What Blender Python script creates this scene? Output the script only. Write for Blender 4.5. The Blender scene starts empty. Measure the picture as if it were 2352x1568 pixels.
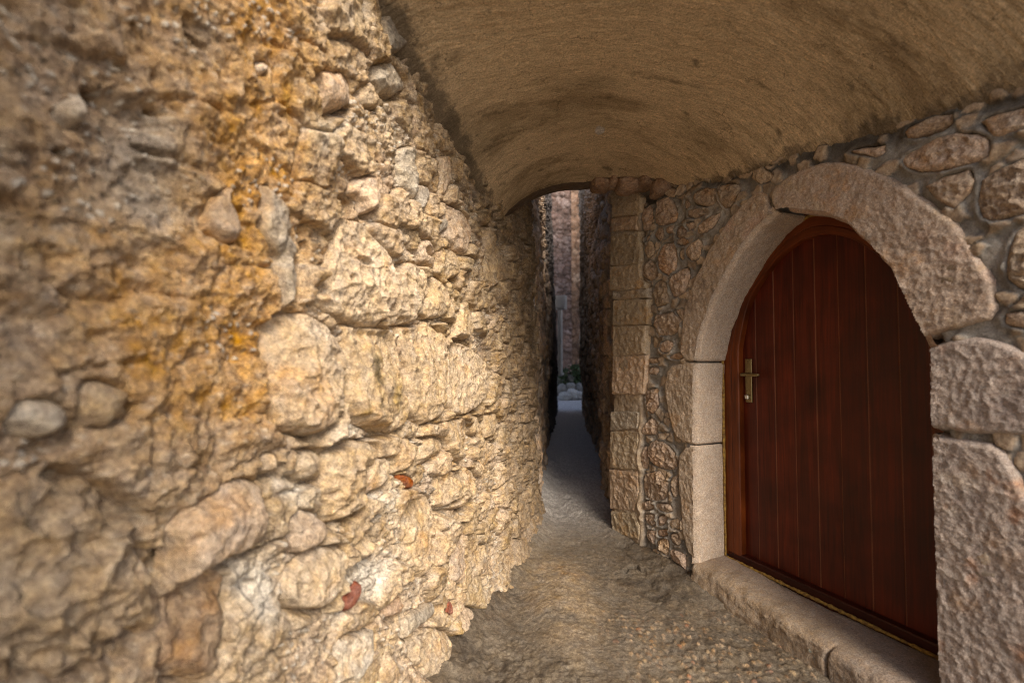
import bpy, math, random
import numpy as np
from mathutils import Vector, Matrix

# ------------------------------------------------------------------ camera, world, sun, exposure
sc = bpy.context.scene
COL = sc.collection
PITCH = math.radians(2.0)
CAM_Z = 1.40
FD = 17 / 36 * 2352                      # focal length in photograph pixels (2352 wide)
cam_d = bpy.data.cameras.new('camera'); cam = bpy.data.objects.new('camera', cam_d); COL.objects.link(cam)
cam.location = (0, 0, CAM_Z); cam.rotation_euler = (math.pi / 2 + PITCH, 0, 0)
cam_d.sensor_width = 36; cam_d.lens = 17; cam_d.clip_start = 0.02; cam_d.clip_end = 500
cam_d.dof.use_dof = True; cam_d.dof.focus_distance = 2.9; cam_d.dof.aperture_fstop = 1.35
sc.camera = cam

SUN_DIR = Vector((0.27, -0.80, 0.63)).normalized()      # towards the sun
elev = math.asin(SUN_DIR.z); azim = math.atan2(SUN_DIR.x, SUN_DIR.y)
w = bpy.data.worlds.new('World'); sc.world = w; w.use_nodes = True
wn = w.node_tree.nodes; wl = w.node_tree.links
sky = wn.new('ShaderNodeTexSky'); sky.sky_type = 'NISHITA'; sky.sun_disc = False
sky.sun_elevation = elev; sky.sun_rotation = azim; sky.air_density = 1.0; sky.dust_density = 3.0
bgn = wn['Background']; wl.new(sky.outputs[0], bgn.inputs[0]); bgn.inputs[1].default_value = 0.115
sd = bpy.data.lights.new('sun', 'SUN'); sun = bpy.data.objects.new('sun', sd); COL.objects.link(sun)
sd.energy = 2.7; sd.angle = math.radians(24); sd.color = (1.0, 0.87, 0.70)
sun.rotation_euler = (-SUN_DIR).to_track_quat('-Z', 'Y').to_euler()
vs = sc.view_settings
vs.view_transform = 'Standard'; vs.look = 'None'; vs.exposure = 0.93; vs.gamma = 1.0; vs.use_curve_mapping = False
sc.cycles.max_bounces = 8; sc.cycles.diffuse_bounces = 5; sc.cycles.use_denoising = True; sc.cycles.denoising_prefilter = 'NONE'; sc.cycles.filter_width = 1.1

# ------------------------------------------------------------------ numeric helpers
rng = np.random.default_rng(7)
T64 = rng.random((64, 64, 64)).astype(np.float32)
J64 = rng.random((64, 64, 4)).astype(np.float32)

def smooth(a, b, x):
    t = np.clip((x - a) / (b - a), 0, 1); return t * t * (3 - 2 * t)

def vnoise(x, y, z):
    x = np.asarray(x, np.float32); y = np.asarray(y, np.float32); z = np.asarray(z, np.float32)
    x, y, z = np.broadcast_arrays(x, y, z)
    xf = np.floor(x); yf = np.floor(y); zf = np.floor(z)
    i = xf.astype(np.int32); j = yf.astype(np.int32); k = zf.astype(np.int32)
    fx = x - xf; fy = y - yf; fz = z - zf
    fx = fx * fx * (3 - 2 * fx); fy = fy * fy * (3 - 2 * fy); fz = fz * fz * (3 - 2 * fz)
    i0 = i & 63; i1 = (i + 1) & 63; j0 = j & 63; j1 = (j + 1) & 63; k0 = k & 63; k1 = (k + 1) & 63
    def L(a, b, t): return a + (b - a) * t
    a = L(L(T64[i0, j0, k0], T64[i1, j0, k0], fx), L(T64[i0, j1, k0], T64[i1, j1, k0], fx), fy)
    b = L(L(T64[i0, j0, k1], T64[i1, j0, k1], fx), L(T64[i0, j1, k1], T64[i1, j1, k1], fx), fy)
    return L(a, b, fz) * 2 - 1

def fbm(x, y, z=0.0, sc_=1.0, oct=4, gain=0.5, seed=0.0, ridge=False):
    r = 0; a = 1.0; n = 0; f = sc_
    x = np.asarray(x); y = np.asarray(y)
    for o in range(oct):
        v = vnoise(x * f + seed * 7.13 + o * 11.7, y * f + seed * 3.71 + o * 5.3, z * f + seed * 1.37 + o * 17.1)
        if ridge: v = 1 - 2 * np.abs(v)
        r = r + v * a; n += a; a *= gain; f *= 2.03
    return r / n

def voronoi(x, y, seed=0):
    """F1, F2, four per-cell random numbers, offset to the nearest seed point"""
    x = np.asarray(x, np.float32); y = np.asarray(y, np.float32)
    xi = np.floor(x).astype(np.int32); yi = np.floor(y).astype(np.int32)
    f1 = np.full(x.shape, 9.0, np.float32); f2 = f1.copy()
    ox = np.zeros_like(f1); oy = np.zeros_like(f1); ca = np.zeros(x.shape, np.int32); cb = ca.copy()
    for a in (-1, 0, 1):
        for b in (-1, 0, 1):
            ci = (xi + a + seed * 13) & 63; cj = (yi + b + seed * 29) & 63
            dx = x - (xi + a + 0.12 + 0.76 * J64[ci, cj, 0]); dy = y - (yi + b + 0.12 + 0.76 * J64[ci, cj, 1])
            d = np.sqrt(dx * dx + dy * dy)
            nr = d < f1
            f2 = np.where(nr, f1, np.minimum(f2, d)); f1 = np.where(nr, d, f1)
            ox = np.where(nr, dx, ox); oy = np.where(nr, dy, oy); ca = np.where(nr, ci, ca); cb = np.where(nr, cj, cb)
    r = np.stack([J64[ca, cb, 2], J64[ca, cb, 3], J64[cb, ca, 2], J64[cb, ca, 3]], -1)
    return f1, f2, r, ox, oy

def facets(x, y, scale, seed=0):
    """chiselled planes: every cell a small tilted facet"""
    f1, f2, r, ox, oy = voronoi(x * scale, y * scale, seed)
    return (ox * (r[..., 0] - .5) + oy * (r[..., 1] - .5)) * 1.2 + (r[..., 2] - .5) * .22 + (f1 - .38) * 1.1

def chaikin(p, n=1):
    p = np.asarray(p, float)
    for _ in range(n):
        q = np.roll(p, -1, 0)
        p = np.stack([.75 * p + .25 * q, .25 * p + .75 * q], 1).reshape(-1, 2)
    return p

def sdf(poly, x, y):
    """signed distance to a polygon, positive inside"""
    d = np.full(x.shape, 1e9, np.float32); ins = np.zeros(x.shape, bool)
    m = len(poly)
    for i in range(m):
        ax, ay = poly[i]; bx, by = poly[(i + 1) % m]
        ex, ey = bx - ax, by - ay
        wx, wy = x - ax, y - ay
        t = np.clip((wx * ex + wy * ey) / (ex * ex + ey * ey + 1e-12), 0, 1)
        d = np.minimum(d, (wx - ex * t) ** 2 + (wy - ey * t) ** 2)
        c = ((ay > y) != (by > y)) & (x < (bx - ax) * (y - ay) / (by - ay + 1e-12) + ax)
        ins ^= c
    d = np.sqrt(d)
    return np.where(ins, d, -d)

def rays(P):
    P = np.asarray(P, float)
    a = (P[..., 0] - 1176) / FD; b = (784 - P[..., 1]) / FD
    return np.stack([a, np.cos(PITCH) - b * np.sin(PITCH), np.sin(PITCH) + b * np.cos(PITCH)], -1)

def project(X, Y, Z):
    dz = Z - CAM_Z
    fw = Y * np.cos(PITCH) + dz * np.sin(PITCH); up = -Y * np.sin(PITCH) + dz * np.cos(PITCH)
    fw = np.where(fw < 0.05, 0.05, fw)
    return 1176 + FD * X / fw, 784 - FD * up / fw

# ------------------------------------------------------------------ mesh helpers
def mesh_obj(name, V, F, mat, C=None, parent=None, uv=None, smooth_=True):
    V = np.asarray(V, np.float32).reshape(-1, 3); F = np.asarray(F, np.int32)
    me = bpy.data.meshes.new(name)
    me.vertices.add(len(V)); me.vertices.foreach_set('co', V.ravel())
    k = F.shape[1]
    me.loops.add(F.size); me.loops.foreach_set('vertex_index', F.ravel())
    me.polygons.add(len(F)); me.polygons.foreach_set('loop_start', np.arange(0, F.size, k, dtype=np.int32))
    me.update(calc_edges=True)
    me.polygons.foreach_set('use_smooth', np.full(len(F), smooth_, bool))
    if C is not None:
        C = np.asarray(C, np.float32)
        if C.ndim == 1: C = np.tile(C, (len(V), 1))
        at = me.color_attributes.new('Col', 'FLOAT_COLOR', 'POINT')
        at.data.foreach_set('color', np.concatenate([np.clip(C.reshape(-1, 3), 0, 1), np.ones((len(V), 1), np.float32)], 1).astype(np.float32).ravel())
    if uv is not None:
        at = me.attributes.new('strip', 'FLOAT_VECTOR', 'POINT')
        at.data.foreach_set('vector', np.concatenate([np.asarray(uv, np.float32).reshape(-1, 2), np.zeros((len(V), 1), np.float32)], 1).ravel())
    me.materials.append(mat); me.validate(); me.update()
    o = bpy.data.objects.new(name, me); COL.objects.link(o)
    if parent is not None: adopt(o, parent)
    return o

def adopt(o, parent):
    o.parent = parent
    top = parent
    loc = Vector((0, 0, 0))
    while top is not None:
        loc += top.location; top = top.parent
    o.matrix_parent_inverse = Matrix.Translation(-loc)

def thing(name, label, cat, loc, group=None):
    o = bpy.data.objects.new(name, None); COL.objects.link(o); o.location = loc
    o.empty_display_size = .1
    o['label'] = label; o['category'] = cat
    if group: o['group'] = group
    return o

def tag(o, label=None, cat=None, group=None, kind=None):
    if label: o['label'] = label
    if cat: o['category'] = cat
    if group: o['group'] = group
    if kind: o['kind'] = kind
    return o

def gridfaces(ny, nx, keep=None, flip=False):
    i = np.arange(ny * nx, dtype=np.int32).reshape(ny, nx)
    a, b, c, d = i[:-1, :-1], i[:-1, 1:], i[1:, 1:], i[1:, :-1]
    f = np.stack([a, d, c, b] if flip else [a, b, c, d], -1)
    if keep is not None: return f[keep]
    return f.reshape(-1, 4)

def compact(V, F, *arrs):
    u, inv = np.unique(F, return_inverse=True)
    return (V[u], inv.reshape(F.shape).astype(np.int32)) + tuple(a[u] for a in arrs)

def join(parts):
    Vs, Fs, Cs, o = [], [], [], 0
    for V, F, C in parts:
        V = np.asarray(V).reshape(-1, 3); C = np.asarray(C)
        if C.ndim == 1: C = np.tile(C, (len(V), 1))
        Vs.append(V); Fs.append(np.asarray(F) + o); Cs.append(C.reshape(-1, 3)); o += len(V)
    return np.concatenate(Vs), np.concatenate(Fs), np.concatenate(Cs)

def boxgeo(c, s, ax=None, bevel=0.15):
    """box with chamfered edges; ax = 3x3 rows of axes"""
    c = np.asarray(c, float); s = np.asarray(s, float) / 2
    b = bevel * s.min()
    pts = []; idx = {}
    for k in range(3):
        for sx in (-1, 1):
            for sy in (-1, 1):
                for sz in (-1, 1):
                    v = np.array([sx, sy, sz]) * s
                    for m in range(3):
                        if m != k: v[m] -= np.sign(v[m]) * b
                    idx[(k, sx, sy, sz)] = len(pts); pts.append(v)
    F = []
    S = (-1, 1)
    def q(*p): F.append([idx[t] for t in p])
    for s_ in S:
        q((0, s_, -1, -1), (0, s_, 1, -1), (0, s_, 1, 1), (0, s_, -1, 1))
        q((1, -1, s_, -1), (1, 1, s_, -1), (1, 1, s_, 1), (1, -1, s_, 1))
        q((2, -1, -1, s_), (2, 1, -1, s_), (2, 1, 1, s_), (2, -1, 1, s_))
    for a in S:
        for d in S:
            q((0, a, d, -1), (0, a, d, 1), (1, a, d, 1), (1, a, d, -1))
            q((0, a, -1, d), (0, a, 1, d), (2, a, 1, d), (2, a, -1, d))
            q((1, -1, a, d), (1, 1, a, d), (2, 1, a, d), (2, -1, a, d))
            for e in S:
                t = [(k, a, d, e) for k in range(3)]
                F.append([idx[t[0]], idx[t[1]], idx[t[2]], idx[t[2]]])
    V = np.array(pts)
    F = np.array(F)
    # orient outwards
    for n in range(len(F)):
        p = V[F[n][:3]]
        if np.dot(np.cross(p[1] - p[0], p[2] - p[0]), p.mean(0)) < 0: F[n] = F[n][::-1]
    if ax is not None: V = V @ np.asarray(ax)
    return V + c, F

def fix_tris(F):
    return F

def mesh_poly(name, V, F, mat, C=None, parent=None, smooth_=False):
    """for boxes with degenerate quads used as triangles"""
    faces = []
    for f in F:
        g = []
        for i in f:
            if i not in g: g.append(int(i))
        faces.append(g)
    me = bpy.data.meshes.new(name); me.from_pydata([tuple(v) for v in np.asarray(V)], [], faces)
    me.polygons.foreach_set('use_smooth', np.full(len(me.polygons), smooth_, bool))
    if C is not None:
        C = np.asarray(C, np.float32)
        if C.ndim == 1: C = np.tile(C, (len(V), 1))
        at = me.color_attributes.new('Col', 'FLOAT_COLOR', 'POINT')
        at.data.foreach_set('color', np.concatenate([C, np.ones((len(V), 1), np.float32)], 1).astype(np.float32).ravel())
    me.materials.append(mat); me.update()
    o = bpy.data.objects.new(name, me); COL.objects.link(o)
    if parent is not None: adopt(o, parent)
    return o

# ------------------------------------------------------------------ materials
def new_mat(name):
    m = bpy.data.materials.new(name); m.use_nodes = True
    nt = m.node_tree
    return m, nt, nt.nodes['Principled BSDF']

def N(nt, t, **kw):
    n = nt.nodes.new(t)
    for k, v in kw.items():
        if k.startswith('i_'):
            key = k[2:]
            n.inputs[int(key) if key.isdigit() else key.replace('_', ' ')].default_value = v
        else: setattr(n, k, v)
    return n

def mapr(nt, src, a, b, c, d):
    n = N(nt, 'ShaderNodeMapRange'); nt.links.new(src, n.inputs[0])
    for k, v in zip((1, 2, 3, 4), (a, b, c, d)): n.inputs[k].default_value = v
    return n.outputs[0]

def stone_mat(name, fine=45.0, grain=170.0, bump=0.9, dist=0.006, var=(0.62, 1.42), rough=0.92, speck=0.35, stretch=(1, 1, 1)):
    m, nt, b = new_mat(name); L = nt.links
    at = N(nt, 'ShaderNodeAttribute', attribute_name='Col')
    tc = N(nt, 'ShaderNodeTexCoord')
    mp = N(nt, 'ShaderNodeMapping'); mp.inputs['Scale'].default_value = stretch; L.new(tc.outputs['Object'], mp.inputs[0])
    n1 = N(nt, 'ShaderNodeTexNoise', i_Scale=fine, i_Detail=9.0, i_Roughness=0.68); L.new(mp.outputs[0], n1.inputs['Vector'])
    n2 = N(nt, 'ShaderNodeTexNoise', i_Scale=grain, i_Detail=5.0, i_Roughness=0.7); L.new(mp.outputs[0], n2.inputs['Vector'])
    n3 = N(nt, 'ShaderNodeTexNoise', i_Scale=fine * .35, i_Detail=6.0, i_Roughness=0.6); L.new(mp.outputs[0], n3.inputs['Vector'])
    v1 = mapr(nt, n1.outputs[0], .3, .7, var[0], var[1])
    v2 = mapr(nt, n2.outputs[0], .3, .7, 1 - speck, 1 + speck)
    mu = N(nt, 'ShaderNodeMath', operation='MULTIPLY'); L.new(v1, mu.inputs[0]); L.new(v2, mu.inputs[1])
    vm = N(nt, 'ShaderNodeVectorMath', operation='SCALE'); L.new(at.outputs['Color'], vm.inputs[0]); L.new(mu.outputs[0], vm.inputs['Scale'])
    hs = N(nt, 'ShaderNodeHueSaturation'); L.new(vm.outputs[0], hs.inputs['Color'])
    L.new(mapr(nt, n3.outputs[0], .3, .7, .75, 1.25), hs.inputs['Saturation'])
    L.new(mapr(nt, n1.outputs[0], .3, .7, .492, .508), hs.inputs['Hue'])
    L.new(hs.outputs[0], b.inputs['Base Color'])
    b.inputs['Roughness'].default_value = rough; b.inputs['Specular IOR Level'].default_value = 0.25
    ad = N(nt, 'ShaderNodeMath', operation='MULTIPLY_ADD'); L.new(n2.outputs[0], ad.inputs[0]); ad.inputs[1].default_value = .35; L.new(n1.outputs[0], ad.inputs[2])
    bp = N(nt, 'ShaderNodeBump', i_Strength=bump, i_Distance=dist); L.new(ad.outputs[0], bp.inputs['Height']); L.new(bp.outputs[0], b.inputs['Normal'])
    return m

M_RUBBLE = stone_mat('limestone rubble', 48, 170, 1.0, .013, (.50, 1.52), speck=.5)
M_STONE = stone_mat('rough field stone', 55, 190, 1.0, .011, (.54, 1.48), speck=.45)
M_DRESSED = stone_mat('dressed stone', 120, 270, 1.0, .0045, (0.62, 1.36), speck=.45)
M_MORTAR = stone_mat('cement mortar', 34, 210, .9, .006, (0.64, 1.34), speck=.35)
M_ALLEY = stone_mat('weathered alley stone', 30, 110, 1.0, .014)
M_GROUND = stone_mat('worn rock floor', 44, 180, 1.0, .010, (0.55, 1.5), rough=.62, speck=.45)

def plaster_mat():
    m, nt, b = new_mat('brushed lime plaster'); L = nt.links
    at = N(nt, 'ShaderNodeAttribute', attribute_name='Col'); st = N(nt, 'ShaderNodeAttribute', attribute_name='strip')
    tc = N(nt, 'ShaderNodeTexCoord')
    mp = N(nt, 'ShaderNodeMapping'); mp.inputs['Scale'].default_value = (22, 120, 1); L.new(st.outputs['Vector'], mp.inputs[0])
    n1 = N(nt, 'ShaderNodeTexNoise', i_Scale=1.0, i_Detail=6.0, i_Roughness=.62, i_Distortion=.6); L.new(mp.outputs[0], n1.inputs['Vector'])
    n2 = N(nt, 'ShaderNodeTexNoise', i_Scale=130.0, i_Detail=6.0, i_Roughness=.7); L.new(tc.outputs['Object'], n2.inputs['Vector'])
    mu = N(nt, 'ShaderNodeMath', operation='MULTIPLY'); L.new(mapr(nt, n1.outputs[0], .3, .7, .72, 1.25), mu.inputs[0])
    dn = N(nt, 'ShaderNodeTexNoise', i_Scale=9.0, i_Detail=5.0); L.new(tc.outputs['Object'], dn.inputs['Vector'])
    wv = N(nt, 'ShaderNodeVectorMath', operation='MULTIPLY_ADD'); L.new(dn.outputs['Color'], wv.inputs[0]); wv.inputs[1].default_value = (.22, .22, .22); L.new(tc.outputs['Object'], wv.inputs[2])
    vo = N(nt, 'ShaderNodeTexVoronoi', feature='DISTANCE_TO_EDGE', i_Scale=7.0); L.new(wv.outputs[0], vo.inputs['Vector'])
    dm = N(nt, 'ShaderNodeMath', operation='MULTIPLY'); L.new(mapr(nt, vo.outputs[0], 0, .018, 1, 0), dm.inputs[0]); L.new(mapr(nt, dn.outputs[0], .50, .60, 0, 1), dm.inputs[1])
    cr = N(nt, 'ShaderNodeMath', operation='MULTIPLY_ADD'); L.new(dm.outputs[0], cr.inputs[0]); cr.inputs[1].default_value = -.5; L.new(mapr(nt, n2.outputs[0], .3, .7, .62, 1.38), cr.inputs[2])
    L.new(cr.outputs[0], mu.inputs[1])
    vm = N(nt, 'ShaderNodeVectorMath', operation='SCALE'); L.new(at.outputs['Color'], vm.inputs[0]); L.new(mu.outputs[0], vm.inputs['Scale'])
    L.new(vm.outputs[0], b.inputs['Base Color']); b.inputs['Roughness'].default_value = .9; b.inputs['Specular IOR Level'].default_value = .25
    ad = N(nt, 'ShaderNodeMath', operation='MULTIPLY_ADD'); L.new(n2.outputs[0], ad.inputs[0]); ad.inputs[1].default_value = 1.1; L.new(mapr(nt, n1.outputs[0], 0, 1, 0, .75), ad.inputs[2])
    bp = N(nt, 'ShaderNodeBump', i_Strength=1.0, i_Distance=.011); L.new(ad.outputs[0], bp.inputs['Height']); L.new(bp.outputs[0], b.inputs['Normal'])
    return m
M_PLASTER = plaster_mat()

def wood_mat(name, c0, c1, rough=.38):
    m, nt, b = new_mat(name); L = nt.links
    st = N(nt, 'ShaderNodeAttribute', attribute_name='strip')
    mp = N(nt, 'ShaderNodeMapping'); mp.inputs['Scale'].default_value = (55, 2.2, 1); L.new(st.outputs['Vector'], mp.inputs[0])
    n1 = N(nt, 'ShaderNodeTexNoise', i_Scale=1.0, i_Detail=7.0, i_Roughness=.6, i_Distortion=.8); L.new(mp.outputs[0], n1.inputs['Vector'])
    tc = N(nt, 'ShaderNodeTexCoord')
    n2 = N(nt, 'ShaderNodeTexNoise', i_Scale=5.0, i_Detail=4.0); L.new(tc.outputs['Object'], n2.inputs['Vector'])
    at = N(nt, 'ShaderNodeAttribute', attribute_name='Col')
    mx = N(nt, 'ShaderNodeMix', data_type='RGBA'); mx.inputs[6].default_value = (*c0, 1); mx.inputs[7].default_value = (*c1, 1)
    L.new(mapr(nt, n1.outputs[0], .3, .72, 0, 1), mx.inputs[0])
    mm = N(nt, 'ShaderNodeVectorMath', operation='MULTIPLY'); L.new(mx.outputs[2], mm.inputs[0]); L.new(at.outputs['Color'], mm.inputs[1])
    vm = N(nt, 'ShaderNodeVectorMath', operation='SCALE'); L.new(mm.outputs[0], vm.inputs[0]); L.new(mapr(nt, n2.outputs[0], .3, .7, 8.4, 15.6), vm.inputs['Scale'])
    L.new(vm.outputs[0], b.inputs['Base Color'])
    L.new(mapr(nt, n1.outputs[0], .3, .7, rough - .05, rough + .12), b.inputs['Roughness']); b.inputs['Specular IOR Level'].default_value = .3
    bp = N(nt, 'ShaderNodeBump', i_Strength=.25, i_Distance=.002); L.new(n1.outputs[0], bp.inputs['Height']); L.new(bp.outputs[0], b.inputs['Normal'])
    return m
M_WOOD = wood_mat('varnished mahogany', (.040, .0050, .0015), (.112, .0150, .0038))

def metal_mat(name, c, rough=.28, metal=1.0):
    m, nt, b = new_mat(name)
    tc = N(nt, 'ShaderNodeTexCoord'); n = N(nt, 'ShaderNodeTexNoise', i_Scale=90.0, i_Detail=4.0); nt.links.new(tc.outputs['Object'], n.inputs['Vector'])
    nt.links.new(mapr(nt, n.outputs[0], .3, .7, rough - .08, rough + .12), b.inputs['Roughness'])
    b.inputs['Base Color'].default_value = (*c, 1); b.inputs['Metallic'].default_value = metal
    return m
M_BRASS = metal_mat('aged brass', (.27, .215, .11), .32)
M_STEEL = metal_mat('polished nickel', (.62, .60, .55), .2)
M_GREYMETAL = metal_mat('painted grey metal', (.62, .63, .66), .5, .0)

def foam_mat():
    m, nt, b = new_mat('yellow expanding foam')
    tc = N(nt, 'ShaderNodeTexCoord'); n = N(nt, 'ShaderNodeTexNoise', i_Scale=60.0, i_Detail=5.0); nt.links.new(tc.outputs['Object'], n.inputs['Vector'])
    mx = N(nt, 'ShaderNodeMix', data_type='RGBA'); mx.inputs[6].default_value = (.11, .055, .012, 1); mx.inputs[7].default_value = (.34, .21, .04, 1)
    nt.links.new(mapr(nt, n.outputs[0], .35, .65, 0, 1), mx.inputs[0]); nt.links.new(mx.outputs[2], b.inputs['Base Color']); b.inputs['Roughness'].default_value = .8
    return m
M_FOAM = foam_mat()

def leaf_mat():
    m, nt, b = new_mat('ivy leaf')
    at = N(nt, 'ShaderNodeAttribute', attribute_name='Col'); nt.links.new(at.outputs['Color'], b.inputs['Base Color']); b.inputs['Roughness'].default_value = .55
    return m
M_LEAF = leaf_mat()

# ------------------------------------------------------------------ colours (linear albedo)
PALE = np.array([.57, .45, .315]); PINK = np.array([.56, .435, .325]); WHITE = np.array([.72, .66, .57]); ORANGE = np.array([.54, .30, .095])
BROWN = np.array([.28, .19, .115]); GREYB = np.array([.37, .34, .30]); TAN = np.array([.49, .37, .235]); GREY = np.array([.40, .36, .30])
MOSS = np.array([.10, .075, .035]); BRICK = np.array([.31, .115, .075]); DARK = np.array([.07, .055, .04])
RSTONE = np.array([.40, .31, .225]); RPINK = np.array([.44, .33, .26]); CEMENT = np.array([.235, .222, .205])

def mix(a, b, t):
    t = np.asarray(t)[..., None]; return a * (1 - t) + b * t

# ------------------------------------------------------------------ coordinates of the two walls
# left wall: a path in plan, arc length u, height v
def catmull(P, n=40):
    P = np.asarray(P, float); Q = np.vstack([2 * P[0] - P[1], P, 2 * P[-1] - P[-2]])
    out = []
    for i in range(1, len(Q) - 2):
        t = np.linspace(0, 1, n, endpoint=False)[:, None]
        a, b, c, d = Q[i - 1], Q[i], Q[i + 1], Q[i + 2]
        out.append(.5 * (2 * b + (c - a) * t + (2 * a - 5 * b + 4 * c - d) * t ** 2 + (3 * b - a - 3 * c + d) * t ** 3))
    out.append(P[-1:]); return np.vstack(out)

class PathWall:
    def __init__(self, pts, batter, side, bulge=0.03, seed=1):
        p = catmull(pts); s = np.r_[0, np.cumsum(np.linalg.norm(np.diff(p, axis=0), axis=1))]
        self.U = np.linspace(0, s[-1], 1500); self.x = np.interp(self.U, s, p[:, 0]); self.y = np.interp(self.U, s, p[:, 1])
        tx = np.gradient(self.x); ty = np.gradient(self.y); l = np.hypot(tx, ty)
        self.nx = side * ty / l; self.ny = -side * tx / l
        self.batter = batter; self.bulge = bulge; self.seed = seed
    def base(self, u, v):
        return -self.batter * v + self.bulge * fbm(u, v, 0, 1.1, 2, .5, self.seed)
    def at(self, u, v, h):
        h = h + self.base(u, v)
        nx = np.interp(u, self.U, self.nx); ny = np.interp(u, self.U, self.ny)
        return np.stack([np.interp(u, self.U, self.x) + nx * h, np.interp(u, self.U, self.y) + ny * h, v], -1)
    def inv(self, P):
        """photograph pixels -> (u, v) on this wall"""
        r = rays(P); out = []
        for q in r.reshape(-1, 3):
            v = 1.4
            for _ in range(6):
                h = self.base(self.U, np.full_like(self.U, v))
                X = self.x + self.nx * h; Y = self.y + self.ny * h
                cr = X * q[1] - Y * q[0]; ok = Y > 0.15
                c = np.where(np.sign(cr[:-1]) != np.sign(cr[1:]))[0]; c = c[ok[c]]
                if len(c) == 0: k = np.argmin(np.where(ok, np.abs(cr), 9)); u = self.U[k]
                else:
                    k = c[0]; f = cr[k] / (cr[k] - cr[k + 1]); u = self.U[k] + f * (self.U[k + 1] - self.U[k])
                xx = np.interp(u, self.U, X); yy = np.interp(u, self.U, Y)
                v = CAM_Z + q[2] * math.hypot(xx, yy) / math.hypot(q[0], q[1])
            out.append((u, v))
        return np.array(out)

class FlatWall:
    def __init__(self, P0, d):
        self.P0 = np.array(P0); d = np.array(d); self.d = d / np.linalg.norm(d); self.n = np.array([self.d[1], -self.d[0]])
    def at(self, u, v, h):
        return np.stack([self.P0[0] + self.d[0] * u + self.n[0] * h, self.P0[1] + self.d[1] * u + self.n[1] * h, v + 0 * u], -1)
    def inv(self, P, h=0.0):
        r = rays(P); o = self.P0 + self.n * h
        t = (o @ self.n) / (r[..., :2] @ self.n); q = r * t[..., None]
        return np.stack([(q[..., :2] - o) @ self.d, q[..., 2] + CAM_Z], -1)

LEFT = PathWall([(-1.75, -2.6), (-.967, 0), (-.26, 2.3), (.0, 3.15), (.155, 3.75), (.33, 5.2), (.87, 9.8), (1.135, 12.0)], .035, 1, .035, 3)
RIGHT = FlatWall((1.09, 2.85), (.382, -.924))          # n points into the passage
RALLEY = PathWall([(.80, 3.56), (.86, 4.1), (1.07, 6.0), (1.56, 10.5), (1.72, 12.0)], .0, -1, .05, 5)

def floor_z(Y):
    return np.interp(Y, [-6, 1.5, 2.25, 2.85, 3.6, 40], [0, .02, .065, .115, .12, .12])

# photograph regions I traced in, -> 2352-wide pixels
def T(pts, ox, oy, k): return [(ox + x * k, oy + y * k) for x, y in pts]
def z1(*p): return T(p, 0, 0, .49994)
def z2(*p): return T(p, 0, 783.8, .5002)
def z3(*p): return T(p, 609.1, 338.4, .43171)
def z4(*p): return T(p, 541.5, 947.6, .39581)
def z5(*p): return T(p, 1116.8, 338.4, .34532)
def z6(*p): return T(p, 1421.3, 338.4, .43165)
def z7(*p): return T(p, 1421.3, 891.4, .43165)
def zu(*p): return T(p, 676.8, 0, .34532)

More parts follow.
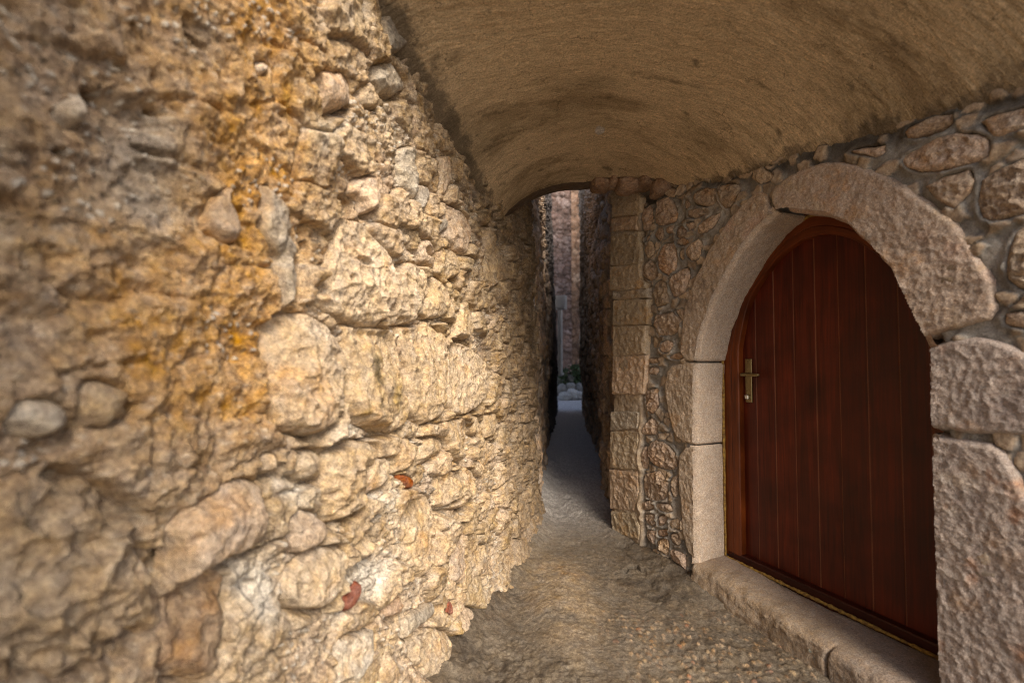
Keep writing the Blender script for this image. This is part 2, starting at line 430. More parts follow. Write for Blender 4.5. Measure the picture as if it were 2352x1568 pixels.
# ------------------------------------------------------------------ stones set in a wall
def stone_geo(wall, poly, H, col, seed, res=.004, rnd=.03, fac=.012, rough=.006, strata=0.0, warp=.007, tilt=(0, 0), base=0.0, colfun=None, facscale=14, planes=0, smear=0.0, chk=1, dig=None, cull=None):
    poly = chaikin(poly, chk) if chk else np.asarray(poly, float)
    lo = poly.min(0) - .02; hi = poly.max(0) + .02
    nx = max(6, int((hi[0] - lo[0]) / res)); ny = max(6, int((hi[1] - lo[1]) / res))
    u, v = np.meshgrid(np.linspace(lo[0], hi[0], nx), np.linspace(lo[1], hi[1], ny))
    wu = u + warp * fbm(u, v, seed * .37, 22, 4, .6, seed) + 1.6 * warp * fbm(u, v, seed * .11, 7, 2, .5, seed + 1)
    wv = v + warp * fbm(u, v, seed * .71, 22, 4, .6, seed + 9) + 1.6 * warp * fbm(u, v, seed * .17, 7, 2, .5, seed + 2)
    d = sdf(poly, wu, wv)
    t = np.clip(d / rnd, 0, 1)
    prof = np.sqrt(np.clip(1 - (1 - t) ** 2, 0, 1))
    c = poly.mean(0)
    sat = smooth(0, .03, d)
    if planes:
        rp = np.random.default_rng(seed); ext = (poly.max(0) - poly.min(0)) / 2; pp = H * 1.0 + 0 * u
        for k in range(planes):
            a = rp.uniform(0, 2 * np.pi); off = rp.uniform(-.1, .55); sl = rp.uniform(.12, .5) * H
            t_ = (np.cos(a) * (wu - poly.mean(0)[0]) / ext[0] + np.sin(a) * (wv - poly.mean(0)[1]) / ext[1]) + .10 * fbm(u, v, 0, 12, 3, .6, seed + k)
            pp = np.minimum(pp, H * 1.05 - sl * 1.6 * np.clip(t_ - off, 0, None))
        prof = np.minimum(prof, 1.0) * pp / H
    h = base + H * prof + sat * (tilt[0] * (u - c[0]) + tilt[1] * (v - c[1]))
    h += sat * fac * facets(wu + .04 * fbm(u, v, 0, 9, 2, .5, seed), wv, facscale, seed) + sat * fac * .5 * facets(wu * .8 + wv * .5, wv, facscale * 2.3, seed + 3)
    h += rough * fbm(u, v, 0, 26, 4, .6, seed + 4) * (.4 + .6 * sat)
    if strata: h += strata * sat * fbm(u * 34 + 4 * fbm(u, v, 0, 6, 2), v * 8, 0, 1.0, 4, .6, seed + 5)
    if smear: h -= smear * smooth(.05, .40, fbm(u, v, 0, 7, 4, .6, seed + 11)) * (1 - smooth(.25 * rnd, 2.2 * rnd, d))
    h = np.where(d < 0, h + d * 2.6, h)
    if dig is not None: h = h - dig(u, v)
    keep = (np.maximum.reduce([d[:-1, :-1], d[1:, :-1], d[:-1, 1:], d[1:, 1:]]) > -.010)
    if cull is not None:
        k_ = cull(u, v); keep &= k_[:-1, :-1] & k_[1:, :-1] & k_[:-1, 1:] & k_[1:, 1:]
    C = np.asarray(col) * (1 + .20 * fbm(u, v, 0, 13, 4, .6, seed + 6) + .12 * fbm(u, v, 0, 60, 2, .6, seed + 2))[..., None]
    wm = smooth(.12, .5, fbm(u, v, 0, 9, 4, .6, seed + 8))
    C = mix(C, C * np.array([1.12, .90, .66]), wm * .6)
    if colfun is not None: C = colfun(u, v, d, C)
    V = wall.at(u, v, h).reshape(-1, 3)
    F = gridfaces(ny, nx, keep, flip=True)
    V, F, C = compact(V, F, C.reshape(-1, 3))
    return V, F, C

# ================================================================== GROUND
def build_ground():
    ys = np.arange(1640, 900, -1.6)
    Yd = (CAM_Z - .1) * FD / (ys - 823.0)
    Yd = Yd[(Yd > 1.2) & (Yd < 16)]
    Y = np.r_[-300, -60, -20, -8, -4, -2, -1, 0, .5, .9, 1.2, Yd, 17, 19, 24, 40, 120, 300]
    X = np.r_[-300, -60, -15, -5, -2, -1.2, -.8, np.arange(-.6, 2.1, .0045), 2.3, 2.7, 3.2, 4, 6, 15, 60, 300]
    Xg, Yg = np.meshgrid(X, Y)
    cem = smooth(-.05, .25, fbm(Xg, Yg, 0, 1.9, 3, .5, 71)); rgh = 1 - .72 * cem
    near = smooth(1.0, 1.4, Yg) * (1 - smooth(5.5, 8, Yg)) * smooth(-1.0, -.6, Xg) * (1 - smooth(2.1, 2.5, Xg))
    Z = floor_z(Yg).astype(float)
    dx, dy = project(Xg, Yg, np.full_like(Z, .08))
    h = .022 * fbm(Xg, Yg, 0, 2.6, 3, .5, 2) + rgh * .012 * fbm(Xg, Yg, 0, 11, 4, .55, 4) + rgh * .004 * fbm(Xg, Yg, 0, 55, 3, .6, 6)
    h += rgh * .008 * fbm(Xg, Yg, 0, 24, 4, .65, 9) + rgh * .009 * fbm(Xg, Yg, 0, 26, 4, .6, 8, True) * smooth(-.1, .3, fbm(Xg, Yg, 0, 3, 2, .5, 12))
    # natural bedrock hump with eroded layers in the middle of the path
    hx, hy = .28, 2.72
    ex = (Xg - hx) / .26; ey = (Yg - hy) / .62
    rr = np.sqrt(ex ** 2 + ey ** 2) + .25 * fbm(Xg, Yg, 0, 4, 3, .5, 21)
    hump = 1 - smooth(.25, 1.05, rr)
    lay = fbm(Xg * 3 + .5 * fbm(Xg, Yg, 0, 4, 2), (Yg + .35 * (Xg - hx) ** 2 * 6 + .05 * fbm(Xg, Yg, 0, 7, 3, .6, 27)) * 13, 0, 1, 4, .55, 23, True)
    h += hump * (.024 + .013 * lay * smooth(-.5, .3, fbm(Xg, Yg, 0, 6, 3, .5, 25)) + .012 * fbm(Xg, Yg, 0, 22, 4, .65, 26))
    # slabs that broke away: a pit with a sharp rim
    pit = np.array([(1392, 1345), (1405, 1325), (1440, 1310), (1478, 1312), (1512, 1340), (1545, 1385), (1500, 1398), (1440, 1400), (1400, 1385)], float)
    r = rays(pit); tt = (.10 - CAM_Z) / r[:, 2]; pit = (r * tt[:, None])[:, :2]
    dp = sdf(chaikin(pit), Xg + .04 * fbm(Xg, Yg, 0, 12, 4, .6, 31), Yg + .08 * fbm(Xg, Yg, 0, 9, 4, .6, 32))
    grad = smooth(2.35, 2.95, Yg)
    h -= .018 * smooth(-.004, .03, dp) * grad
    crack = np.exp(-(np.abs(dp) / .006) ** 2) * smooth(2.55, 2.8, Yg) * smooth(-.25, .1, fbm(Xg, Yg, 0, 4, 2, .5, 33))
    h -= .03 * crack
    # cobbled conglomerate near the door
    pm = smooth(.40, .60, Xg + .12 * fbm(Xg, Yg, 0, 5, 2, .5, 40)) * (1 - smooth(2.45, 2.75, Yg + .2 * fbm(Xg, Yg, 0, 4, 2, .5, 41)))
    f1, f2, rc, _, _ = voronoi(Xg * 40 + .6 * fbm(Xg, Yg, 0, 14, 3), Yg * 30 + .6 * fbm(Xg, Yg, 0, 11, 3, .5, 5))
    peb = np.clip(1 - f1 / .48, 0, 1) ** .5 * (rc[..., 0] > .55 - .3 * fbm(Xg, Yg, 0, 5, 2, .5, 6)) * (.4 + .6 * rc[..., 3])
    h += pm * .008 * peb
    # silted foot of the left wall
    lx = np.interp(Yg, LEFT.y, LEFT.x); dl = Xg - lx
    h += .075 * (1 - smooth(-.02, .20, dl + .05 * fbm(Xg, Yg, 0, 5, 3, .5, 44)))
    rx = RIGHT.P0[0] + RIGHT.d[0] / RIGHT.d[1] * (Yg - RIGHT.P0[1]); dr = rx - Xg
    h += .03 * (1 - smooth(0, .18, dr + .05 * fbm(Xg, Yg, 0, 5, 3, .5, 45))) * (Yg > 2.6)
    hol = smooth(.15, .45, fbm(Xg, Yg, 0, 4.5, 3, .5, 72)) * (1 - cem); h -= .014 * hol
    h += .0035 * fbm(Xg, Yg, 0, 80, 2, .6, 60) + rgh * .006 * facets(Xg + .1 * fbm(Xg, Yg, 0, 6, 3), Yg, 11, 9)
    Z = Z + h * near
    Z += (1 - near) * .02 * fbm(Xg, Yg, 0, 1.5, 3, .5, 3) * (np.abs(Xg) < 20)
    C = mix(np.array([.135, .112, .088]), np.array([.20, .168, .13]), smooth(-.3, .5, fbm(Xg, Yg, 0, 3, 4, .6, 50)))
    C = mix(C, np.array([.13, .10, .075]), .75 * smooth(.05, .5, fbm(Xg, Yg, 0, 7, 5, .6, 51)))
    C = mix(C, np.array([.07, .055, .042]), .8 * smooth(.55, .85, fbm(Xg, Yg, 0, 8, 4, .55, 57, True)))
    C = mix(C, np.array([.30, .26, .21]), .5 * smooth(.15, .5, fbm(Xg, Yg, 0, 2.5, 5, .65, 58)))
    C = mix(C, np.array([.19, .16, .128]), .6 * cem); C = mix(C, np.array([.075, .06, .047]), .7 * hol)
    C = mix(C, np.array([.40, .31, .21]), .55 * hump * smooth(-.1, .5, lay))
    C = mix(C, np.array([.30, .20, .12]), .5 * hump * smooth(.0, .5, fbm(Xg, Yg, 0, 9, 3, .5, 55)))
    C = mix(C, np.array([.08, .06, .045]), .7 * hump * smooth(.1, .6, -lay))
    pc = np.stack([.20 + .25 * rc[..., 1], .16 + .19 * rc[..., 1] - .04 * rc[..., 2],   .115 + .13 * rc[..., 1] - .05 * rc[..., 2]], -1)
    pc = mix(pc, np.array([.33, .17, .11]), (rc[..., 3] > .93) * .8)
    C = mix(C, pc, pm * smooth(.2, .6, peb) * .8)
    C = C * np.array([.76, .74, .71])
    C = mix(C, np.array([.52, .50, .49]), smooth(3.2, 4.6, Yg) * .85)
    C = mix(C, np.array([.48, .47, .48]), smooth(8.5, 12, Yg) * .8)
    C = mix(C, np.array([.03, .025, .02]), crack * .7)
    far = (Yg < .6) | (np.abs(Xg) > 4) | (Yg > 17)
    C = np.where(far[..., None], np.array([.30, .25, .19]), C)
    V = np.stack([Xg, Yg, Z], -1).reshape(-1, 3)
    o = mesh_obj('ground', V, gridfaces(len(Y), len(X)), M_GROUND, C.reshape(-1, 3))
    tag(o, kind='structure')
    return o
build_ground()

# ================================================================== LEFT WALL
# traced stones: polygon, height, colour, options
LS = [
 # around the holed stone
 (z3((335,380),(400,370),(470,400),(540,490),(600,560),(640,600),(640,760),(610,880),(560,960),(430,930),(330,890),(215,820),(230,770),(290,740),(310,640),(330,560),(340,450)), .050, PALE*1.12, dict(strata=.012, fac=.02)),
 (z3((660,640),(760,610),(810,640),(845,760),(820,840),(740,950),(660,960),(610,920),(640,800)), .055, PALE, dict(fac=.018)),
 (z3((830,680),(880,670),(940,760),(930,890),(880,915),(790,910),(780,880),(850,790)), .045, TAN*1.05, {}),
 (z3((-10,900),(100,870),(240,900),(330,960),(390,1080),(395,1200),(370,1300),(340,1420),(240,1540),(120,1530),(0,1500),(-20,1200)), .060, PALE*1.0, dict(fac=.02, strata=.008, rnd=.05)),
 (z3((400,980),(500,960),(640,960),(700,1100),(720,1250),(720,1420),(700,1480),(600,1510),(500,1490),(420,1440),(390,1350),(400,1200)), .065, TAN*1.1, dict(strata=.012, rnd=.05, streak=1)),
 (z3((690,960),(880,930),(930,1010),(930,1200),(930,1350),(880,1440),(790,1470),(740,1400),(725,1200)), .055, TAN*1.1, dict(strata=.010)),
 (z3((940,1020),(1070,1060),(1140,1150),(1150,1300),(1100,1390),(980,1430),(930,1390),(935,1200)), .06, PALE*.95, dict(strata=.010)),
 (z3((1010,840),(1070,830),(1090,880),(1080,960),(1040,1020),(970,1010),(1000,920)), .05, TAN, {}),
 (z3((930,800),(980,790),(990,900),(960,960),(930,930)), .04, TAN, {}),
 (z3((880,540),(980,550),(1010,610),(1000,700),(940,720),(920,660)), .045, TAN*1.05, {}),
 (z3((930,300),(1000,330),(1060,410),(1060,480),(1030,575),(980,550),(920,470)), .055, PINK*.95, {}),
 (z3((880,390),(950,360),(955,390),(905,470),(880,470)), .045, GREYB, {}),
 (z3((690,10),(770,0),(800,80),(790,250),(760,280),(700,250),(690,120)), .045, GREY*1.15, {}),
 (z3((790,190),(840,200),(850,260),(820,370),(780,300)), .035, GREYB, {}),
 (z3((910,60),(960,50),(965,150),(930,260),(905,250)), .045, PINK*.95, {}),
 (z3((440,190),(500,150),(570,160),(570,280),(560,340),(490,360),(470,270),(400,240)), .060, PINK*1.2, dict(rnd=.02)),
 (z3((1100,720),(1140,730),(1140,860),(1110,880),(1090,800)), .05, TAN*.9, {}),
 (z3((1150,540),(1200,520),(1230,640),(1220,720),(1160,770),(1140,680)), .05, TAN*.9, {}),
 (z3((1150,420),(1200,430),(1220,520),(1180,600),(1150,560)), .045, TAN*.85, {}),
 (z3((840,480),(880,560),(870,640),(810,610),(780,540)), .04, PINK, {}),
 (z3((1170,810),(1205,800),(1210,850),(1170,870)), .03, TAN*.9, {}),
 # lower rows
 (z4((470,200),(640,150),(780,160),(810,230),(760,330),(720,500),(640,600),(530,670),(470,590),(460,460),(470,330)), .065, TAN*1.12, dict(fac=.022, rnd=.04)),
 (z4((780,280),(860,250),(880,330),(850,430),(740,510),(720,450)), .04, PALE, {}),
 (z4((290,270),(360,190),(440,220),(470,330),(450,380),(290,380)), .045, PALE*.95, {}),
 (z4((150,240),(180,220),(205,310),(200,350),(150,360),(130,300)), .035, PALE, {}),
 (z2((750,880),(800,820),(920,740),(1040,640),(1120,625),(1180,650),(1190,720),(1160,890),(1120,930),(1010,1000),(900,1050),(790,1110),(770,1000)), .065, PINK*.98, dict(rnd=.045, fac=.015)),
 (z4((300,560),(420,570),(460,620),(480,690),(420,770),(320,820),(270,740)), .05, PINK*.9, {}),
 (z4((290,880),(420,790),(560,740),(610,780),(590,900),(540,1060),(470,1120),(250,1130),(250,1020)), .055, PALE*.98, dict(strata=.012)),
 (z4((690,730),(780,700),(800,780),(770,840),(710,850),(660,800)), .04, TAN*1.1, {}),
 (z4((960,480),(1090,460),(1140,560),(1150,700),(1120,880),(1060,960),(950,900),(930,780)), .03, TAN*1.05, dict(rnd=.06)),
 (z4((1140,350),(1340,310),(1360,400),(1320,520),(1220,560),(1140,580),(1130,450)), .06, TAN*1.05, dict(fac=.02)),
 (z4((1350,260),(1410,250),(1420,340),(1380,385),(1350,350)), .045, TAN*1.1, {}),
 (z4((1170,40),(1290,30),(1330,100),(1300,220),(1250,280),(1180,220),(1160,130)), .06, TAN, {}),
 (z4((1330,20),(1380,10),(1395,100),(1340,130)), .045, TAN, {}),
 (z4((1400,20),(1470,0),(1500,60),(1480,170),(1410,140)), .055, TAN*.8, {}),
 (z4((890,180),(970,140),(1030,200),(1000,290),(890,370),(870,300)), .05, TAN*1.05, {}),
 (z4((1040,150),(1150,130),(1170,200),(1090,290),(1020,300)), .045, TAN, {}),
 (z4((550,1300),(640,1270),(760,1250),(740,1350),(690,1470),(640,1568),(520,1568),(540,1430)), .055, GREY*1.45, dict(strata=.012)),
 (z4((850,1060),(930,990),(950,1120),(900,1180),(840,1170)), .035, np.array([.46,.30,.19]), {}),
 (z4((1230,1140),(1310,1110),(1390,1150),(1380,1230),(1300,1340),(1250,1320)), .06, PINK*.8, dict(rnd=.05)),
 (z4((960,1180),(1120,1090),(1150,1150),(1010,1260),(940,1310)), .04, GREY, {}),
 (z4((1210,820),(1260,640),(1300,620),(1300,900),(1270,1000),(1220,980)), .03, PINK*.85, {}),
 (z4((1000,1260),(1180,1240),(1260,1340),(1240,1500),(1080,1568),(980,1440)), .045, PALE*.8, dict(rnd=.06)),
 # upper
 (zu((110,490),(180,480),(230,520),(290,480),(350,560),(340,700),(260,740),(170,740),(115,640)), .045, PINK*1.15, dict(rnd=.04, fac=.006)),
 (zu((500,430),(640,440),(720,540),(720,600),(640,650),(540,620),(480,540)), .045, GREY*1.2, dict(rnd=.04)),
 (zu((420,600),(470,560),(540,680),(540,740),(440,720),(400,660)), .04, PALE*1.05, {}),
 (zu((530,150),(640,100),(720,130),(690,300),(640,360),(540,370)), .055, GREYB*.6, {}),
 # near left, out of focus
 (z1((1200,850),(1240,890),(1310,960),(1340,1050),(1370,1150),(1360,1280),(1320,1390),(1270,1410),(1260,1300),(1250,1180),(1190,1120),(1140,1040),(1170,990),(1210,950)), .040, GREY*1.05, dict(rnd=.03)),
 (z1((905,1060),(960,900),(1020,880),(1060,880),(1040,930),(1090,1010),(1090,1100),(1030,1130),(950,1090)), .035, PINK*.85, dict(rnd=.03)),
 (z1((1140,315),(1190,282),(1220,320),(1190,350)), .022, WHITE, dict(rnd=.015)),
 (z1((270,510),(330,460),(370,520),(380,570),(320,590),(280,560)), .03, WHITE*.9, dict(rnd=.02)),
 (z2((20,350),(80,275),(220,280),(290,340),(300,420),(200,460),(60,430)), .04, GREY*1.35, dict(rnd=.03)),
 (z2((340,200),(450,170),(560,230),(550,330),(470,390),(380,380),(330,290)), .035, TAN*.9, dict(rnd=.04)),
 (z2((0,640),(200,560),(420,620),(600,720),(690,800),(640,930),(720,1180),(690,1290),(600,1400),(350,1470),(80,1450),(-100,1200),(-80,800)), .035, np.array([.42,.32,.215]), dict(rnd=.05, fac=.03, smear=.06, chk=0, warp=.02)),
 (z2((750,1180),(850,1080),(1020,1040),(1040,1200),(1010,1350),(960,1568),(680,1568),(720,1350)), .03, BROWN*1.15, dict(rnd=.05)),
]
BR = [
 (z4((570,1050),(620,1030),(690,970),(695,1040),(640,1130),(600,1150),(570,1120)), .012),
 (z4((1170,1150),(1205,1070),(1225,1130),(1220,1170)), .02),
 (z4((930,355),(985,370),(990,420),(965,440),(940,400)), .02),
]

def zones(dx, dy, u, v, warp=1.0):
    """bands of different mortar along the wall (photograph coordinates used only to author where they lie)"""
    nx = dx + 45 * warp * fbm(u, v, 0, 6, 4, .55, 61); ny = dy + 45 * warp * fbm(u, v, 0, 6, 4, .55, 62)
    def g(x, y, r, ry=None): return np.exp(-(((nx - x) / r) ** 2 + ((ny - y) / (ry or r)) ** 2))
    C = mix(PINK * .97, PALE, smooth(-.3, .3, fbm(u, v, 0, 5, 4, .6, 63)))
    C = mix(C, TAN, .7 * smooth(-.05, .45, fbm(u, v, 0, 8, 4, .6, 64)))
    o = np.clip(g(480, 130, 170) + g(560, 330, 190, 230) + g(640, 300, 120) + g(470, 640, 190) + g(420, 870, 190) + g(600, 890, 90, 130) + g(560, 60, 150) + .6 * g(200, 620, 150) + .5 * g(330, 760, 120), 0, 1)
    C = mix(C, mix(ORANGE, ORANGE * np.array([1.15, 1.25, 1.6]), smooth(-.2, .5, fbm(u, v, 0, 18, 4, .6, 65))), o * .95)
    gb = np.clip(g(330, 430, 110, 150) + g(300, 300, 80) + .8 * g(430, 90, 70) + .6 * g(620, 1000, 100, 40), 0, 1)
    C = mix(C, GREYB, gb * .8)
    bw = np.clip(g(60, 250, 230, 400) + g(120, 60, 260) + .9 * g(60, 1100, 230, 420) + .8 * g(420, 1040, 120, 90) + .7 * g(250, 1450, 200, 150) + .8 * g(700, 1100, 60, 40), 0, 1)
    C = mix(C, BROWN * 1.25, bw * .8)
    wh = np.clip(g(780, 990, 60, 25) + g(690, 1130, 35, 45) + g(865, 1160, 30) + g(835, 1310, 60, 50) + g(565, 1320, 60, 45) + g(600, 1380, 45) + g(780, 1400, 30) + g(930, 1220, 20) + g(955, 1090, 18) + .8 * g(740, 300, 60, 50) + .7 * g(820, 600, 30, 60) + .8 * g(790, 40, 25, 40) + .6 * g(720, 760, 25, 40) + g(1000, 1180, 20, 25), 0, 1)
    C = mix(C, WHITE * 1.02, np.clip(wh * 1.4 * smooth(-.45, .15, fbm(u, v, 0, 14, 4, .6, 66) + wh * .3), 0, 1) * .95)
    return C

HOLES = [(788, 472, 17, 22, .10), (772, 888, 9, 30, .08), (816, 603, 17, 8, .035), (1022, 742, 14, 10, .06), (1035, 782, 16, 6, .06), (978, 582, 10, 12, .05), (905, 735, 10, 8, .04), (955, 728, 14, 6, .05), (1057, 640, 8, 12, .05),
         (935, 140, 7, 14, .05), (985, 200, 8, 14, .05), (1010, 270, 8, 20, .05), (855, 360, 8, 10, .03), (780, 640, 6, 10, .03), (445, 95, 26, 8, .05), (235, 215, 20, 16, .04), (370, 260, 14, 12, .05), (350, 350, 34, 10, .045), (130, 350, 14, 8, .03),
         (620, 1245, 60, 6, .05), (850, 1185, 20, 8, .05), (1020, 1155, 30, 6, .05), (660, 1225, 8, 30, .04), (905, 1095, 14, 8, .03), (740, 1375, 8, 14, .03), (1045, 1492, 12, 10, .05), (980, 1055, 14, 5, .04), (845, 1005, 30, 5, .04), (955, 1005, 26, 5, .04), (700, 570, 10, 16, .03)]
HC = None
def dig(u, v):
    global HC
    if HC is None:
        HC = []
        for x, y, rx, ry, dp in HOLES:
            q = LEFT.inv(np.array([(x, y), (x - rx, y), (x + rx, y), (x, y - ry), (x, y + ry)], float))
            HC.append((q[0, 0], q[0, 1], max(.008, abs(q[2, 0] - q[1, 0]) / 2), max(.006, abs(q[4, 1] - q[3, 1]) / 2), dp))
    out = np.zeros_like(u)
    n1 = .55 * fbm(u, v, 0, 16, 3, .6, 401)
    for cu, cv, ru, rv, dp in HC:
        r = ((u - cu) / ru) ** 2 + ((v - cv) / rv) ** 2
        out += dp * (1 - smooth(.45, 1.25, np.sqrt(r) + n1)) * (r < 9)
    return out

def build_left():
    root = thing('rubble_wall', 'old rubble stone wall with ochre mortar and bulging pale stones, filling the left half', 'wall', (-.26, 2.3, 0)); tag(root, kind='thing')
    # columns evenly spread over what the camera sees, coarser behind it
    U1 = LEFT.inv(np.stack([np.linspace(-420, 1215, 760), np.full(760, 800.)], -1))[:, 0]
    ua, ub = np.interp([-.15, 1.15], LEFT.y, LEFT.U); U1 = np.unique(np.r_[np.linspace(0, ua, 50), np.arange(ua, ub, .0042), U1[U1 > ub]])
    U1 = U1[np.r_[True, np.diff(U1) > .0015]]
    umax = np.interp(4.25, LEFT.y, LEFT.U)
    U1 = U1[U1 < umax]; U1 = np.r_[U1, np.arange(U1[-1] + .01, umax, .012)]
    V1 = np.r_[np.linspace(-.12, 0, 8)[:-1], np.arange(0, 2.95, .0042), np.linspace(2.96, 3.9, 40)]
    u, v = np.meshgrid(U1, V1)
    P0 = LEFT.at(u, v, 0); dx, dy = project(P0[..., 0], P0[..., 1], P0[..., 2])
    wu = u + .03 * fbm(u, v, 0, 7, 3, .55, 70); wv = v + .03 * fbm(u, v, 0, 7, 3, .55, 71)
    sharp = smooth(520, 820, dx)
    # packed rubble between the large stones
    f1, f2, rc, ox, oy = voronoi(wu * 5.4, wv * 7.8, 1)
    e = np.clip((f2 - f1) / .24, 0, 1); dome = np.sqrt(np.clip(1 - (1 - e) ** 2, 0, 1))
    g1, g2, rd, _, _ = voronoi(wu * 17, wv * 21, 2)
    e2 = np.clip((g2 - g1) / .4, 0, 1)
    big = (rc[..., 0] > .35) * 1.0
    h = (.013 + .029 * sharp) * dome * big * (.6 + .9 * rc[..., 1]) + big * dome * .065 * (ox * (rc[..., 2] - .5) + oy * (rc[..., 3] - .35)) * (.3 + .7 * sharp)
    h += (1 - big) * (.008 + .012 * sharp) * np.sqrt(e2) * (.3 + rd[..., 0])
    h += big * dome * .016 * facets(wu, wv, 20, 5) + .007 * facets(wu + .3 * wv, wv, 52, 6)
    crk = np.exp(-((f2 - f1) / .07) ** 2) * smooth(-.1, .35, fbm(u, v, 0, 5, 3, .6, 90)) * big; h -= .034 * crk * sharp
    h += .018 * fbm(u, v, 0, 3.0, 3, .5, 72) + .008 * fbm(u, v, 0, 18, 4, .66, 73) + .006 * fbm(u, v, 0, 60, 3, .68, 74) + .006 * fbm(u, v, 0, 28, 3, .6, 91, True)
    h += (1 - sharp) * (.030 * fbm(u, v, 0, 6, 3, .5, 92) + .018 * facets(wu, wv, 9, 12))
    h = h * (.35 + .65 * smooth(.05, .5, v))
    # pitted mortar
    pit = smooth(.30, .62, fbm(u, v, 0, 20, 3, .6, 75)); h -= .016 * pit
    pit2 = smooth(.42, .70, fbm(u * 1.3, v, 0, 8, 3, .5, 76)); h -= .035 * pit2
    # foot of the wall flares out into the rock
    h += .12 * (1 - smooth(.0, .42, v)) ** 1.6
    # strip of streaky weathering low down at the far end
    low = smooth(930, 1080, dx) * (1 - smooth(.75, 1.0, v))
    h += low * .018 * fbm(wu * 30, wv * 5, 0, 1, 4, .6, 77)
    C = zones(dx, dy, u, v)
    scol = np.stack([.44 + .16 * rc[..., 2], .33 + .13 * rc[..., 2] - .02 * rc[..., 3], .19 + .12 * rc[..., 2] - .03 * rc[..., 3]], -1)
    C = mix(C, scol, big * smooth(.15, .5, e) * (.15 + .6 * sharp))
    C = mix(C, C * np.array([.62, .55, .45]), (.35 + .35 * sharp) * smooth(.0, .45, fbm(u, v, 0, 11, 5, .65, 94)))
    C *= (1 + .26 * fbm(u, v, 0, 24, 5, .68, 78) + .18 * fbm(u, v, 0, 5, 3, .6, 93))[..., None]
    # small aggregate in the mortar: white and dark bits
    a1, a2, ra, _, _ = voronoi(wu * 55, wv * 60, 4)
    ag = (a1 < .30) * (1 - .7 * big)
    C = mix(C, WHITE * .95, ag * (ra[..., 0] > .72) * .8); C = mix(C, DARK * 2, ag * (ra[..., 0] < .22) * .75)
    h += .006 * ag * (ra[..., 0] > .72)
    # lichen along the seam with the vault
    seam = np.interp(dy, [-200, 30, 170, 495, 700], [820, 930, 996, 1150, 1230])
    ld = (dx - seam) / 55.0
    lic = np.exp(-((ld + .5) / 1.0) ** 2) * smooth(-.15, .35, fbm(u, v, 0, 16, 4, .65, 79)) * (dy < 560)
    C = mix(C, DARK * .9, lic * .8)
    far = smooth(1110, 1190, dx); C = mix(C, np.array([.20, .145, .095]), far * .65)  # far end darkened: shade beyond the vault mixed into the colour
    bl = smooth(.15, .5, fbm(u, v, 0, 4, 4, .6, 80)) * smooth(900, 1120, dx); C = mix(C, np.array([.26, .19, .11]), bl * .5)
    C *= .88
    # seats for the traced stones
    tops = []
    for i, (poly, H, col, kw) in enumerate(LS + [(p, H, BRICK, {}) for p, H in BR]):
        q = LEFT.inv(poly); tops.append(q)
        lo = q.min(0) - .04; hi = q.max(0) + .04
        i0, i1 = np.searchsorted(V1, [lo[1], hi[1]]); j0, j1 = np.searchsorted(U1, [lo[0], hi[0]])
        if i1 <= i0 or j1 <= j0: continue
        s_ = (slice(i0, i1), slice(j0, j1))
        d = sdf(chaikin(q, 1), u[s_], v[s_])
        inn = smooth(-.012, .012, d)
        h[s_] = h[s_] * (1 - inn) + inn * (-.045)
        below = (v[s_] < q[:, 1].mean()) * 1.0
        ring = np.exp(-((d + .010) / .013) ** 2) * (.15 + .85 * below) * smooth(-.3, .3, fbm(u[s_], v[s_], 0, 9, 2, .5, i))
        h[s_] -= (.060 if H > .03 else .004) * ring
    h -= dig(u, v)
    V = LEFT.at(u, v, h).reshape(-1, 3)
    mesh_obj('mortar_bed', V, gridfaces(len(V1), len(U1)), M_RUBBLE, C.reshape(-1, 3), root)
    for i, (poly, H, col, kw) in enumerate(LS):
        q = tops[i]; kw = dict(kw); streak = kw.pop('streak', 0)
        hole = (i == 0)
        rs = random.Random(i)
        depth = LEFT.at(q[:, 0], q[:, 1], 0)[:, 1].mean()
        def cf(uu, vv, d, C, i=i, streak=streak, q=q):
            P = LEFT.at(uu, vv, 0 * uu); ddx, ddy = project(P[..., 0], P[..., 1], P[..., 2])
            Z = zones(ddx, ddy, uu, vv)
            C = mix(C, Z, .30 * smooth(.02, -.0, d) + .18)
            if streak:
                m = np.exp(-((ddx - 838 + 12 * fbm(uu, vv, 0, 20, 3)) / 13) ** 2) * smooth(780, 830, ddy) * (1 - smooth(900, 990, ddy)) * smooth(-.4, .2, fbm(uu, vv, 0, 40, 3))
                C = mix(C, MOSS, m * .9)
                m = smooth(.0, .5, fbm(uu, vv, 0, 12, 4)) * smooth(840, 900, ddy); C = mix(C, np.array([.36, .25, .09]), m * .7)
            return C
        kw.setdefault('fac', .013); kw.setdefault('chk', 0 if i % 3 else 1); kw.setdefault('rnd', .016); kw.setdefault('planes', 7); kw.setdefault('warp', .011); kw.setdefault('strata', .005); kw.setdefault('smear', .03); kw.setdefault('rough', .008)
        V, F, C = stone_geo(LEFT, q, H, np.asarray(col) * .94, 100 + i, res=.0036 if depth < 3 else .005,
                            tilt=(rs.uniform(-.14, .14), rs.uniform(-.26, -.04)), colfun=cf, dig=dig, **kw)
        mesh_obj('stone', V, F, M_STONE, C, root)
    for i, (poly, H) in enumerate(BR):
        V, F, C = stone_geo(LEFT, tops[len(LS) + i], H, BRICK * (1.0 if i != 2 else np.array([1, .9, .5])), 200 + i, res=.0022, rnd=.010, fac=.004, rough=.003, warp=.003, base=.016)
        o = mesh_obj('brick_fragment', V, F, M_STONE, C, root)
    return root
build_left()

